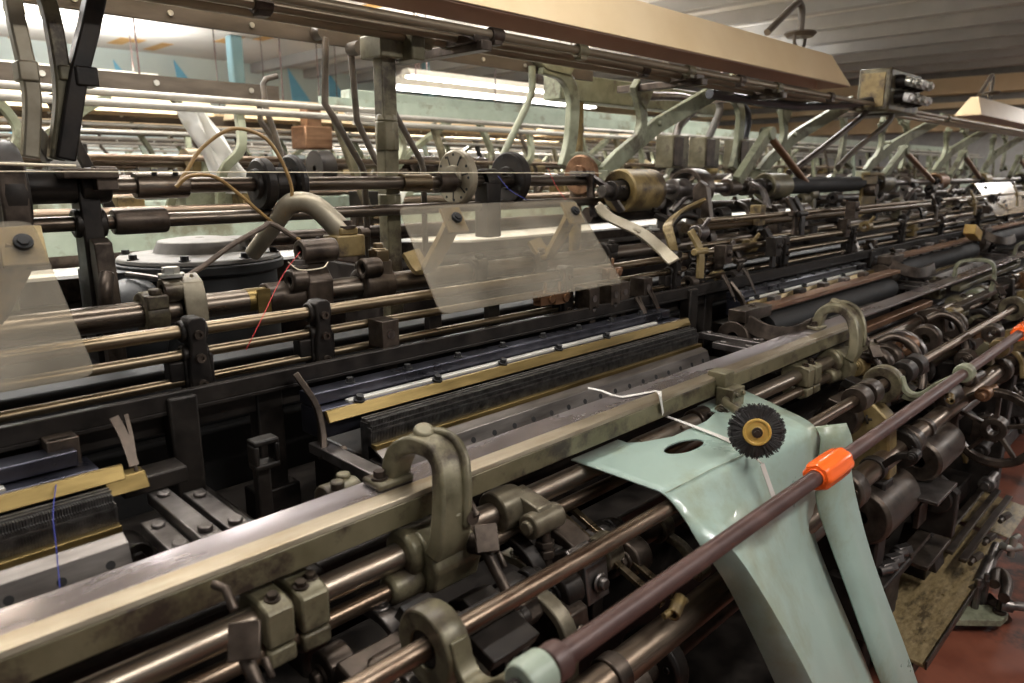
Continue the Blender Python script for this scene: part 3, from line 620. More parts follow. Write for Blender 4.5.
def elbow(p0,p1,p2):
    o = part(B().ribbon([p0,p1],.035,.06,(0,1,.2)),'elbow_arm','greenarm',.004); part(B().tube([p1,p2],.018,10),'elbow_tube','copper',0,o); part(B().cyl(V(p1)-V((0,.03,0)),V(p1)+V((0,.03,0)),.03,14),'elbow_joint','greenarm',.003,o)
elbow((3.02,1.6,1.56),(3.28,1.6,1.775),(3.74,1.6,1.55)); elbow((4.85,1.6,1.56),(5.2,1.6,1.74),(5.9,1.6,1.54)); elbow((8.3,1.6,1.56),(8.6,1.6,1.74),(9.3,1.6,1.56)); elbow((10.3,1.6,1.56),(10.6,1.6,1.74),(11.3,1.6,1.56)); elbow((6.3,1.6,1.56),(6.6,1.6,1.74),(7.2,1.6,1.56))
part(B().tube([(4.55,1.62,1.95),(4.4,1.65,1.86),(3.95,1.7,1.66),(3.8,1.72,1.60)],.017,10,5),'bent_tube','iron')
# left hand forked brackets
part(B().ribbon([at(8,-25,1.8),at(16,20,1.8),at(26,65,1.8),at(32,100,1.8),at(30,158,1.8)],.035,.030,(0,1,0),4).box((.385,1.775,1.78),(.422,1.825,1.82)),'forked_arm','tan',.004)
fk = part(B().ribbon([at(40,-20,1.78),at(52,20,1.78),at(61,75,1.78),at(62,110,1.78),at(56,160,1.78)],.035,.030,(0,1,0),4).box((.452,1.755,1.785),(.482,1.805,1.815)),'forked_arm','olive',.004)
part(B().ribbon([at(98,-20,1.77),at(88,30,1.77),at(76,80,1.77),at(64,160,1.77)],.045,.036,(0,1,0),4).box((.478,1.742,1.775),(.522,1.80,1.815)),'fork_branch','dark',.004,fk)
part(B().ribbon([at(30,128,1.85),at(40,140,1.85),at(52,160,1.85)],.05,.03,(0,1,0)),'arm_strut','lid',.003)
part(B().box((.30,1.88,1.3),(.345,1.93,2.1)),'square_post','sagedull' if 0 else 'greenarm',.003)
# grey green box beam and post behind the arms
part(B().box((2.40,2.1,1.90),(3.75,2.2,2.01)),'box_beam','greenarm',.006)
part(B().cyl((2.56,2.14,1.2),(2.56,2.14,1.9),.028,16).cyl((2.56,2.14,1.77),(2.56,2.14,1.80),.031,16),'round_post','ochre',.002)

# ---- right front: pulleys, wheel, tray, plates
def drum(x0,x1,y,z,r,m,name='drum'): return part(B().lathe([(.02,0),(r*.88,0),(r,.01),(r,(x1-x0)-.01),(r*.88,x1-x0),(.02,x1-x0)],(x0,y,z),(1,0,0),36,True),name,m,.002)
drum(2.08,2.36,.64,.62,.085,'iron'); drum(2.44,2.72,.60,.70,.07,'iron'); drum(2.75,2.95,.66,.80,.06,'iron'); drum(3.75,3.95,.60,.78,.06,'iron')
wh = part(B().lathe([(.118,-.016),(.140,-.018),(.146,-.010),(.146,.010),(.140,.018),(.118,.016)],(2.98,.50,.70),(1,0,0),48,True).lathe([(.02,-.03),(.042,-.03),(.042,.03),(.02,.03)],(2.98,.50,.70),(1,0,0),24,True),'hand_wheel','iron',.002)
sp_ = B()
for i in range(5):
    a = 2*PI*i/5+.3; sp_.ribbon([(2.98,.50+.035*math.cos(a),.70+.035*math.sin(a)),(2.98,.50+.125*math.cos(a),.70+.125*math.sin(a))],.022,.014,(1,0,0))
part(sp_,'spoke','iron',.002,wh)
part(B().box((2.32,.50,.62),(2.53,.66,.632)).box((2.33,.655,.45),(2.37,.67,.62)),'square_plate','grey',.002)
part(B().prism([(.50,.42),(.62,.42),(.64,.52),(.62,.60),(.56,.62),(.50,.58)],'x',2.56,2.60).prism([(.54,.25),(.68,.25),(.66,.40),(.58,.42)],'x',2.62,2.72).ring((2.55,.56,.55),(1,0,0),.05,.022,.02,20),'lever_casting','dark',.004)
part(B().box((2.38,.56,.50),(2.47,.575,.58)).box((2.36,.56,.40),(2.56,.60,.42)).box((2.40,.52,.36),(2.66,.60,.375)),'catch_plate','iron',.002)
for x in (2.20,2.26,2.34): part(B().cyl((x,.60,.42),(x+.05,.58,.42),.022,6).cyl((x-.02,.60,.42),(x+.02,.58,.42),.016,16),'hex_nut','grey',.002)
part(B().box((2.1,.58,.22),(2.34,.72,.40)).box((2.12,.56,.38),(2.40,.70,.41)),'nut_block','dark',.006)
tr = part(B().prism([(.452,.125),(.46,.12),(.70,.135),(.70,.145),(.463,.132),(.455,.142)],'x',2.25,3.33),'oil_tray','tray',.002)
part(B().prism([(.452,.135),(.46,.13),(.64,.145),(.64,.155)],'x',3.36,3.75),'oil_tray','tray',.002)
part(B().box((2.3,.50,.03),(3.3,.56,.12)),'tray_leg','dark',.004)
part(B().box((2.42,.63,.14),(2.55,.70,.24)),'tray_block','dark',.004); part(B().box((2.75,.60,.14),(2.86,.70,.30)),'tray_block','dark',.004)
for i in range(3): part(B().box((2.85,.50+.045*i,.21+.015*i),(3.6,.525+.045*i,.225+.015*i)),'guide_strip','iron',.002)
for x in (2.85,3.05,3.3): part(B().cyl((x,.48,.235),(x+.06,.47,.235),.014,6).cyl((x-.04,.48,.235),(x+.02,.48,.235),.009,12),'hex_nut','iron',.001)
# foot levers and fittings under the tray, near the floor
_atz = lambda x, y, Z: V((0,0,CAMZ)) + (at(x,y,1.0)-V((0,0,CAMZ)))*((Z-CAMZ)/(at(x,y,1.0).z-CAMZ))
fq = [_atz(x,y,.05) for x, y in ((950,610),(996,606),(1006,610),(1008,617),(1001,623),(950,622))]
part(B().prism([(p.x,p.y) for p in fq],'z',.035,.060),'foot_lever','greenarm',.002)
fc = _atz(999,613,.06)
part(B().cyl(fc+V((0,0,-.035)),fc+V((0,0,.05)),.012,12).cyl(fc+V((0,0,.0)),fc+V((0,0,.012)),.022,6).lathe([(.028,0),(.055,0),(.058,.01),(.055,.035),(.028,.035)],fc+V((.07,.03,-.04)),(.5,-.6,.6),28,True),'foot_roller','iron',.002)
p_ = [_atz(x,y,.10) for x, y in ((1000,604),(1012,606),(1030,607),(1060,606))]
part(B().tube(p_,.016,10).cyl(p_[0],p_[1],.024,14),'pipe','grey')
p_ = [_atz(x,y,.14) for x, y in ((1004,598),(1007,585),(1003,574),(996,573),(994,584))]
part(B().tube(p_,.019,10,4),'pipe_elbow','iron')
p_ = [_atz(x,y,.13) for x, y in ((972,590),(980,584),(990,560),(996,545))]
part(B().tube(p_,.016,10,4).cyl(p_[1],p_[2],.024,12),'pipe_fitting','grey')
c_ = _atz(1012,548,.16)
part(B().tube([_atz(1001,545,.16),_atz(1007,548,.16),c_],.015,10).cyl(c_-V((0,0,.035)),c_+V((0,0,.045)),.013,10).cyl(c_+V((-.005,0,.04)),c_+V((.03,-.01,.045)),.011,10).cyl(c_,c_+V((.03,-.02,0)),.016,10),'drain_tap','silver')
for q in ((976,598),(984,592)):
    c_ = _atz(*q,.10); part(B().cyl(c_-V((0,0,.05)),c_+V((0,0,.05)),.013,6).cyl(c_+V((0,0,.05)),c_+V((0,0,.075)),.009,8),'spring_bolt','grey',.001)
part(B().box((2.245,.4505,.120),(3.33,.4575,.150)),'tray_lip','iron',.002,tr)
# yellow castings and levers past the cover
part(B().prism([(.60,.72),(.72,.70),(.78,.82),(.76,.95),(.70,.965),(.62,.90)],'x',2.17,2.24),'side_casting','ochre',.006)
part(B().prism([(.62,.70),(.74,.70),(.77,.86),(.66,.92)],'x',3.6,3.68),'side_casting','ochre',.006)
for x in (1.98,2.06,2.36,2.46): lathe_part('rod_bush','iron' if x<2.3 else 'dark',[(.0145,-.03),(.034,-.03),(.036,.02),(.03,.03),(.0145,.03)],x,.65,1.005)
for x in (2.42,2.52,2.95,3.3): drum(x,x+.05,.76,.99,.055,'iron','eccentric')
for x in (2.55,3.1): part(B().tube([(x,.80,1.04),(x+.04,.76,1.06),(x+.06,.70,1.03),(x+.05,.66,.95),(x+.02,.65,.90)],.014,10,5),'hooped_rod','iron')
for x0,x1,y,z,m in ((2.5,3.4,.88,1.06,'copper'),(2.55,3.0,.95,1.09,'dark'),(3.5,4.5,.80,1.03,'iron'),(3.9,5.2,.90,1.06,'olive')): part(B().box((x0,y-.02,z-.012),(x1,y+.02,z+.012)),'side_bar',m,.003)
for i in range(84):
    x = 2.3+RND.random()*4.4; y = .52+RND.random()*.36; z = .80+RND.random()*.24; m = RND.choice(['iron','dark','iron','grey','olive','ochre','copper'])
    if abs(y-.45)<.06: continue
    b = B(); t = RND.random()
    if t < .3: b.lathe([(.01,-.03),(.032,-.03),(.036,.02),(.01,.03)],(x,y,z),(1,0,0),20,True).bolt((x-.032,y-.01,z+.01),(-1,0,0),.009,.008)
    elif t < .55: b.prism([(y-.05,z-.05),(y+.05,z-.06),(y+.06,z+.02),(y,z+.045),(y-.04,z+.03)],'x',x-.025,x+.025).bolt((x,y-.02,z+.04),(0,-.3,1),.010,.008)
    elif t < .8: b.ribbon([(x,y+.06,z+.03),(x+.02,y,z+.05),(x+.04,y-.06,z),(x+.03,y-.08,z-.08)],.03,.018,(1,0,0),4).cyl((x-.02,y+.05,z+.02),(x+.03,y+.05,z+.02),.018,14)
    else: b.cyl((x,y,z),(x+.16,y-.01,z),.014,12).lathe([(.014,-.02),(.026,-.02),(.026,.02),(.014,.02)],(x+.05,y,z),(1,0,0),18,True)
    part(b,'side_fitting',m,.003)
for i in range(34):
    x = 2.1+RND.random()*3.4; y = .56+RND.random()*.2; z = .28+RND.random()*.42; m = RND.choice(['iron','dark','dark','grey','ochre'])
    b = B(); t = RND.random()
    if t < .4: b.prism([(y-.04,z-.05),(y+.05,z-.05),(y+.05,z+.02),(y,z+.05),(y-.04,z+.02)],'x',x-.03,x+.03).bolt((x,y-.042,z),(0,-1,0),.012,.01)
    elif t < .7: b.cyl((x,y,z),(x+.18,y,z),.018,14).cyl((x+.02,y,z),(x+.06,y,z),.032,18)
    else: b.ribbon([(x,y+.05,z+.06),(x+.02,y-.02,z+.03),(x+.03,y-.05,z-.06)],.035,.018,(1,0,0),4)
    if abs(x-2.9)<.3 and y<.66: b.bm.free(); continue
    part(b,'lower_fitting',m,.003)
def atz(x, y, Z):
    d = at(x, y, 1.0) - V((0,0,CAMZ)); return V((0,0,CAMZ)) + d*((Z-CAMZ)/d.z)
def atx(x, y, X):
    d = at(x, y, 1.0) - V((0,0,CAMZ)); return V((0,0,CAMZ)) + d*(X/d.x)

# =================================================================== LOOSE THINGS ON THE MACHINE
def loft(rows):
    b = B(); g = [[b.bm.verts.new(p) for p in r] for r in rows]
    for i in range(len(g)-1):
        for j in range(len(g[0])-1): b.bm.faces.new((g[i][j],g[i+1][j],g[i+1][j+1],g[i][j+1]))
    return b
def bake(o):
    dg = bpy.context.evaluated_depsgraph_get(); me = bpy.data.meshes.new_from_object(o.evaluated_get(dg)); o.modifiers.clear(); o.data = me
# sage green sheet metal cover
CV = thing('machine_cover', (1.32, .60, 0), 'pale sage green sheet metal cover saddled over the shafts, with oval hole and flared front', 'cover')
def prof(pts, n=5): return spline([V(p) for p in pts], n)
c0 = prof([(1.045,.872,1.037),(1.045,.70,1.037),(1.045,.652,1.034),at(683,517,.615),at(700,545,.575),at(730,590,.532),at(775,683,.450),at(830,810,.385),at(872,900,.34)])
c1 = prof([(1.07,.872,1.037),(1.07,.70,1.037),(1.07,.655,1.034),at(691,513,.612),at(712,533,.570),at(746,568,.505),at(812,683,.400),at(868,810,.33),at(905,900,.32)])
c2 = prof([(1.45,.872,1.037),(1.40,.70,1.037),(1.38,.63,1.037),at(760,487,.605),at(766,508,.590),at(790,560,.545),at(843,683,.420),at(895,810,.34),at(930,900,.32)])
c3 = prof([(1.74,.872,1.037),(1.66,.72,1.037),(1.59,.61,1.036),at(820,452,.595),at(819,488,.602),at(812,524,.604),at(829,576,.565),at(873,683,.440),at(915,810,.35),at(945,900,.33)])
def mixc(a, b, t): return [p*(1-t)+q*t for p, q in zip(a, b)]
cols = [c0, c1]+[mixc(c1,c2,t/8) for t in range(1,8)]+[c2]+[mixc(c2,c3,t/5) for t in range(1,5)]+[c3]
sh = loft(cols).build('cover_sheet','sage',CV,0,True,60)
so = sh.modifiers.new('t','SOLIDIFY'); so.thickness = .003; so.offset = 0
def cutter(b):
    me = bpy.data.meshes.new('cut'); bmesh.ops.recalc_face_normals(b.bm, faces=b.bm.faces); b.bm.to_mesh(me); b.bm.free(); o = bpy.data.objects.new('cut', me); COL.objects.link(o); return o
oc = atz(684,447,1.037)
ov = B(); ov.prism([(oc.x+.058*math.cos(t*PI/14)+.0*math.sin(t*PI/14)-.010*math.sin(t*PI/14), oc.y+.026*math.sin(t*PI/14)) for t in range(28)],'z',.99,1.08)
k1 = cutter(ov)
nt_ = B(); a1, a2, a3, a4 = atz(648,436,1.037), atz(722,412,1.037), atz(716,396,1.037), atz(622,430,1.037)
nt_.prism([(1.20,.90),(1.20,.845),(1.225,.826),(1.30,.798),(1.44,.798),(1.515,.815),(1.53,.90)],'z',.99,1.08)
k2 = cutter(nt_)
for k in (k1, k2):
    bm_ = sh.modifiers.new('b','BOOLEAN'); bm_.operation = 'DIFFERENCE'; bm_.object = k; bm_.solver = 'EXACT'
bpy.context.view_layer.update(); bake(sh)
for k in (k1, k2): bpy.data.objects.remove(k)
f0 = prof([(1.585,.605,1.037),at(821,440,.585),at(817,470,.585),at(817,503,.578),at(830,543,.550),at(848,592,.505),at(881,683,.425),at(930,810,.345),at(958,900,.32)])
f1 = prof([(1.66,.565,1.037),at(852,442,.548),at(851,470,.548),at(857,503,.536),at(868,545,.508),at(883,590,.470),at(917,683,.392),at(955,810,.315),at(980,900,.29)])
fl = loft([f0,mixc(f0,f1,.5),f1]).build('side_flange','sage',CV,0,True,60)
so = fl.modifiers.new('t','SOLIDIFY'); so.thickness = .004; so.offset = 0
part(B().tube([(1.05,.653,1.036),(1.20,.645,1.040),(1.38,.63,1.040)],.0012,6),'crease','sagedull',0,CV)
# wheel brush
WB = thing('wheel_brush', (1.285,.60,1.05), 'round black bristle wheel brush with yellow wooden hub on an arm above the green cover', 'brush')
bc = V((1.285,.602,1.106)); bd = V((-.80,-.50,.12)).normalized(); m0 = V((1.60,.835,1.058))
bq, bw = B()._frame(bd)
br = B(); br.lathe([(.02,-.010),(.046,-.008),(.0495,0),(.046,.008),(.02,.010)],bc,bd,48,True)
for i in range(720):
    a = RND.random()*2*PI; q = bq*math.cos(a)+bw*math.sin(a); o1 = bd*(RND.random()*.02-.010); r0 = .024+RND.random()*.008
    tg = (bq*-math.sin(a)+bw*math.cos(a))*(RND.random()-.5)*.007
    br.cyl(bc+q*r0+bd*(.0105 if RND.random()<.7 else -.0105), bc+q*(.0505+RND.random()*.005)+o1+tg, .0009, 4)
part(br,'bristles','bristle',0,WB,smooth=False)
part(B().lathe([(.004,-.014),(.026,-.013),(.0275,-.010),(.0275,.010),(.026,.0135),(.022,.0135),(.021,.0115),(.012,.0115),(.011,.0125),(.004,.0125)],bc,bd,36,True),'wooden_hub','wood',.0006,WB)
part(B().cyl(bc-bd*.02,bc+bd*.017,.0105,12).cyl(bc+bd*.016,bc+bd*.020,.006,6),'hub_bolt','iron',.0008,WB)
part(B().tube([bc-bd*.012,bc+V((.10,.07,-.015)),V((1.52,.79,1.062)),V((1.56,.815,1.058))],.010,10,5),'spindle_arm','olive',0,WB)
part(B().box((1.565,.80,1.03),(1.625,.846,1.085)).box((1.57,.825,1.085),(1.615,.875,1.120)).cyl((1.53,.81,1.035),(1.60,.81,1.035),.019,20).bolt((1.58,.80,1.07),(0,-1,.1),.007,.006).bolt((1.61,.80,1.07),(0,-1,.1),.007,.006).bolt((1.53,.81,1.035),(-1,0,0),.009,.006),'mount_block','olive',.0025,WB)
# orange sleeves on the front rail
def sleeve(x0, x1, label):
    t = thing('grip_sleeve', ((x0+x1)/2,.45,1.05), label, 'sleeve')
    b = B(); n = 40; prev = None
    for xx, s in ((x0,.6),(x0+.001,.84),(x0+.006,.95),(x0+.014,1.0),((x0+x1)/2,1.02),(x1-.014,1.0),(x1-.006,.95),(x1-.001,.84),(x1,.6)):
        R = []
        for i in range(n):
            a = 2*PI*i/n; r = (.0262+.0011*math.cos(8*a))*s; R.append(b.bm.verts.new((xx,.45+r*math.cos(a),1.08+r*math.sin(a))))
        if prev: b._skin(prev,R)
        else: b.bm.faces.new(R[::-1])
        prev = R
    b.bm.faces.new(prev); part(b,'sleeve_body','orange',0,t,sharp=50)
    part(B().lathe([(.0140,-.003),(.0165,-.003),(.0165,.002),(.0140,.002)],(x0,.45,1.08),(1,0,0),24,True),'end_lip','orange',.001,t)
    return t
sleeve(1.204,1.322,'glossy orange plastic sleeve on the red rail in front of the green cover')
xs = at(1021,332,.45).x; sleeve(xs-.03,xs+.17,'second orange plastic sleeve, far along the red rail past the hand wheel')
# white woven tape tied round the bar and over the cover
tp = [at(588,388,.99),at(602,391,.965),atz(622,397,1.110),atz(655,391,1.110),at(660,396,.846),at(663,414,.845)]
tp2 = [atz(655,412,1.055),atz(690,425,1.046),atz(728,440,1.043),atz(748,452,1.043),at(762,464,.590),at(773,500,.572)]
T = thing('woven_tape', (1.2,.8,1.03), 'white woven tape wrapped round the flat bar and hanging over the green cover', 'tape')
part(B().ribbon(tp,.011,.0012,(1,.3,0),2),'bar_loop','tape',0,T); part(B().ribbon(tp2[:5],.010,.0014,(.5,.75,.1),3),'loose_end','tape',0,T); part(B().ribbon([tp2[4],tp2[5]+V((0,-.004,0))],.011,.0014,(1,-.3,0)),'loose_end','tape',0,T)

# clear plastic guards
def guard(x0, x1, label, loc, bx, m='plexi'):
    t = thing('plastic_guard', (loc,1.36,1.277), label, 'guard', None)
    tl, tr_, brr, bl = V((x0+.02,1.43,1.519)),V((x1-.02,1.43,1.521)),V((x1,1.255,1.2837)),V((x0,1.255,1.2837))
    e1 = (brr-bl).normalized(); e2 = (tl-bl).normalized(); nrm = e1.cross(e2).normalized()
    pts = []
    for c, p, q in ((tl,bl,tr_),(tr_,tl,brr),(brr,tr_,bl),(bl,brr,tl)):
        d1 = (p-c).normalized()*.022; d2 = (q-c).normalized()*.022
        for k in range(5): s = k/4; pts.append(c+d1*(1-s)**2+d2*s**2)
    b = B(); A = [b.bm.verts.new(p-nrm*.002) for p in pts]; C = [b.bm.verts.new(p+nrm*.002) for p in pts]; b._skin(A,C); b.bm.faces.new(A[::-1]); b.bm.faces.new(C)
    part(b,'clear_panel',m,0,t)
    def onp(x, s): q = bl+(tl-bl)*s; return V((x,q.y,q.z))
    for x in bx:
        c = onp(x,.86); k = nrm if nrm.y < 0 else -nrm
        R3 = Matrix((e1, e2, e1.cross(e2))).transposed()
        part(B().cbox(c-k*.008,(.065,.075,.009),R3),'mounting_plate','ochre',.002,t)
        part(B().cyl(c+k*.001,c+k*.010,.0145,18).cyl(c+k*.009,c+k*.014,.010,6),'bolt','black',.001,t)
        part(B().ribbon([c-k*.012,c-k*.03+V((-.03,0,-.05)),c-k*.05+V((-.065,.01,-.10)),V((x-.075,1.50,1.40))],.05,.014,(1,0,.2),5),'support_arm','ochre',.002,t)
    return t
guard(1.03,1.722,'long clear dusty plastic guard panel over the middle needle bed, beside the bright tongue',1.4,(1.21,1.675))
guard(-.36,.318,'clear plastic guard panel at the near end of the machine, below the dark wheel',0,(.275,))
guard(6.3,7.5,'small far plastic guard panel at the distant end, below the second cream hood',6.9,(6.55,),'plexidust')

# cream hoods above the machine
def hood(x0, x1, label, hangers, y=0, dz=0, slant=.12, m='cream', group=None):
    t = thing('light_hood', ((x0+x1)/2,1.62+y,2.04+dz), label, 'light hood', group)
    def shell(pr):
        b = B(); bot0, bot1 = [], []
        for s, (yy, zz) in pr:
            bot0.append(b.bm.verts.new((x0+slant*s,yy+y,zz+dz))); bot1.append(b.bm.verts.new((x1-slant*s,yy+y,zz+dz)))
        for i in range(len(pr)-1): b.bm.faces.new((bot0[i],bot1[i],bot1[i+1],bot0[i+1]))
        b.bm.faces.new(bot0); b.bm.faces.new(bot1[::-1]); return b
    o = shell([(0,(1.55,2.04)),(1,(1.615,2.185)),(1,(1.665,2.185)),(0,(1.735,2.04))]).build('hood_shell',m,t,0,False)
    so = o.modifiers.new('t','SOLIDIFY'); so.thickness = .003; so.offset = 1
    o = shell([(0,(1.556,2.036)),(1,(1.618,2.178)),(1,(1.662,2.178)),(0,(1.729,2.036))]).build('shade_lining','creamshade',t,0,False)  # inner sheet that carries the painted shade of the cream hood
    so = o.modifiers.new('t','SOLIDIFY'); so.thickness = .002; so.offset = 1
    part(B().cyl((x0+.25,1.64+y,2.12+dz),(x1-.25,1.64+y,2.12+dz),.016,14).box((x0+.2,1.62+y,2.14+dz),(x1-.2,1.66+y,2.17+dz)),'fluorescent_tube','plug',0,t)
    for x in hangers:
        part(B().tube([(x-.34,1.64+y,2.215+dz),(x-.08,1.64+y,2.37+dz),(x-.03,1.64+y,2.38+dz),(x,1.64+y,2.35+dz),(x,1.64+y,2.25+dz)],.016,10,4).lathe([(.01,0),(.06,.004),(.075,.02),(.07,.028),(.01,.03)],(x,1.64+y,2.232+dz),(0,0,1),24,True).tube([(x-.06,1.64+y,2.24+dz),(x-.05,1.64+y,2.20+dz),(x,1.64+y,2.185+dz),(x+.05,1.64+y,2.20+dz),(x+.06,1.64+y,2.24+dz)],.008,8,4),'hanger_hook','brownbar',0,t)
    return t
hood(-.7,4.07,'long cream sheet metal light hood hanging over the knitting machine in front',(3.62,))
hood(6.75,10.2,'second cream light hood further along the same machine, beyond the plug box',(7.35,))

# motor
MT = thing('electric_motor', (.80,2.0,1.06), 'black round cast motor with dusty bolted lid behind the near shafts', 'motor')
part(B().lathe([(.02,0),(.195,0),(.20,.02),(.195,.05),(.195,.27),(.215,.275),(.215,.30),(.02,.30)],(.80,2.0,1.07),(0,0,1),56,True).box((.52,1.93,1.08),(.64,2.1,1.36)).lathe([(.03,-.1),(.10,-.1),(.11,-.05),(.10,0),(.03,0)],(.62,1.88,1.24),(1,0,0),32,True),'motor_body','motor',.004,MT)
part(B().lathe([(.01,0),(.21,0),(.205,.012),(.12,.018),(.105,.05),(.06,.056),(.01,.056)],(.80,2.0,1.372),(0,0,1),56,True).cyl((.90,1.97,1.40),(.90,1.97,1.425),.055,28),'motor_lid','lid',.003,MT)
mb = B()
for i in range(8): a = 2*PI*i/8+.2; mb.bolt((.80+.19*math.cos(a),2.0+.19*math.sin(a),1.383),(0,0,1),.010,.010)
part(mb,'lid_bolt','black',0,MT)
part(B().tube([(.57,1.88,1.36),(.60,1.84,1.355),(.66,1.80,1.34)],.008,8,3),'grease_pipe','grey',0,MT)

# cables and yarns
def cable(name, pts, r, m, label, cat, n=6): return tag(B().tube(pts,r,8,n).build(name,m), label, cat)
cable('cable',[at(178,184,1.64),at(186,172,1.64),at(203,147,1.64),at(232,129,1.62),at(262,136,1.60),at(280,158,1.60),at(292,190,1.60),at(286,212,1.62),at(280,225,1.66)],.0042,'cablecover','yellow brown cable arching in a high loop above the near cam shaft','cable')
cable('cable',[at(176,187,1.63),at(190,176,1.62),at(215,177,1.62),at(240,195,1.62),at(262,214,1.62),at(282,230,1.62),at(300,240,1.60)],.0042,'cablecover','lower yellow brown cable drooping across the near cam shaft to the swan neck lever','cable')
cable('cable',[at(186,277,1.60),at(205,265,1.60),at(232,245,1.60),at(262,228,1.60),at(272,224,1.60),at(296,238,1.58)],.0062,'cabledark','dark frayed cable running from the black motor up to the swan neck lever','cable')
cable('hose',[at(986,314,.75),at(996,316,.75),at(1008,326,.74),at(1014,342,.72),at(1010,356,.70)],.016,'rubber','short curved black rubber hose with a pale collar beside the far front rail','hose')
cable('yarn',[(-.2,1.60,1.603),(.7,1.60,1.601),(2.05,1.60,1.598)],.0011,'thread','fine cream yarn stretched straight above the cam shaft','yarn',2)
cable('yarn',[at(0,163.5,1.585),at(76,166,1.585)],.0026,'thread','thicker cream yarn end beside the dark wheel at the near end of the cam shaft','yarn',2)
cable('yarn',[at(300,252,1.44),at(283,275,1.40),at(262,318,1.30),at(246,350,1.29)],.0007,'redthread','red yarn slanting down from the twin eye bracket over the guide rods','yarn')
cable('yarn',[at(56,485,1.165),at(53,515,1.09),at(56,545,1.05),at(60,590,1.0)],.0008,'bluethread','blue yarn hanging down over the nearest needle bed','yarn')
cable('yarn',[at(498,176,1.60),at(510,190,1.55),at(527,200,1.50)],.0008,'bluethread','short blue yarn beside the dark pattern disc','yarn')
cable('yarn',[at(548,168,1.66),at(556,186,1.62),at(566,200,1.52)],.0007,'redthread','short red yarn beside the triangular bracket','yarn')
cable('yarn',[at(288,262,1.46),at(300,270,1.445),at(322,268,1.43),at(328,262,1.44)],.0014,'thread','pale string knotted round the twin eye bracket','string')

# plug box at the end of the hood
PB = thing('plug_box', (4.8,1.57,1.95), 'olive metal plug box with silver plugs on its front beyond the near hood', 'electrical box')
part(B().box((4.52,1.50,1.94),(5.05,1.68,2.175)),'box_body','olive',.012,PB)
part(B().box((4.515,1.53,1.965),(4.522,1.66,2.15)),'cover_plate','ochre',.002,PB)
for i in range(4):
    for j in range(2):
        x = 4.62+.11*i; z = 2.02+.085*j
        o = part(B().lathe([(.005,0),(.038,0),(.036,.035),(.026,.05),(.005,.05)],(x,1.50,z),(0,-1,0),18,True),'socket','dark',.002,PB)
        part(B().cyl((x,1.455,z),(x-.01,1.415,z-.01),.026,12).cyl((x-.01,1.416,z-.01),(x-.01,1.40,z-.012),.016,10),'plug','silver' if (i+j)%3 else 'plug',.002,o)
part(B().tube([(4.75,1.55,1.95),(4.72,1.55,1.90),(4.6,1.56,1.84),(4.35,1.6,1.72),(4.2,1.62,1.63)],.016,10,5),'feed_pipe','brownbar',0,PB)
cable('cable',[(4.52,1.6,2.0),(4.2,1.65,1.96),(3.7,1.7,1.93),(3.0,1.75,1.94)],.022,'rubber','thick black cable sagging from the olive plug box along the overhead rods','cable')
# junction boxes with flexible conduits
def jbox(px, label, pts, m):
    p = at(px,153,1.95); t = thing('junction_box',(p.x,1.95,1.62),label,'electrical box')
    part(B().box((p.x-.066,1.90,1.62),(p.x+.066,2.0,1.77)),'box_body','olive',.006,t)
    part(B().box((p.x-.07,1.893,1.63),(p.x+.01,1.90,1.76)),'box_lid','iron',.003,t)
    part(B().tube(pts,.019,12,6),'flexible_conduit',m,0,t)
    for q in (pts[0],): part(B().cyl(q-V((0,0,.02)),q+V((0,0,.02)),.025,6),'gland_nut','grey',0,t)
def cp(l): return [at(x,y,1.95) for x,y in l]
jbox(672,'olive junction box with a pale bent conduit, first of the three beside the roller',cp([(675,140),(680,125),(694,110),(694,102),(680,97),(648,96)]),'grey')
jbox(704,'olive junction box with a grey ribbed conduit, middle one of three behind the roller',cp([(707,142),(714,125),(720,108),(714,93)]),'lid')
jbox(738,'olive junction box with a black conduit, last of the three behind the split ring',cp([(744,141),(748,120),(742,104),(720,92)]),'rubber')
tag(B().cbox((4.85,1.07,1.262),(.17,.06,.055),Matrix.Rotation(.3,3,'Y')).build('wooden_block','wood',bevel=.003),'yellow wooden block lying at the far end of the brown flat bar','block')
# second machine's hanging cloth and sheets behind
def drape(name, c, w, h, lean, m, label, cat, n=14):
    rows = []
    for i in range(n+1):
        t = i/n; rows.append([V((c[0]+w*(j/8-.5)*(1-.25*(1-t))+lean*t, c[1]+.03*math.sin(j*1.7+t*3)+.02*math.sin(t*9+j), c[2]-h*t)) for j in range(9)])
    o = loft(rows).build(name, m, None, 0, True, 80); s = o.modifiers.new('t','SOLIDIFY'); s.thickness = .004; tag(o,label,cat); return o
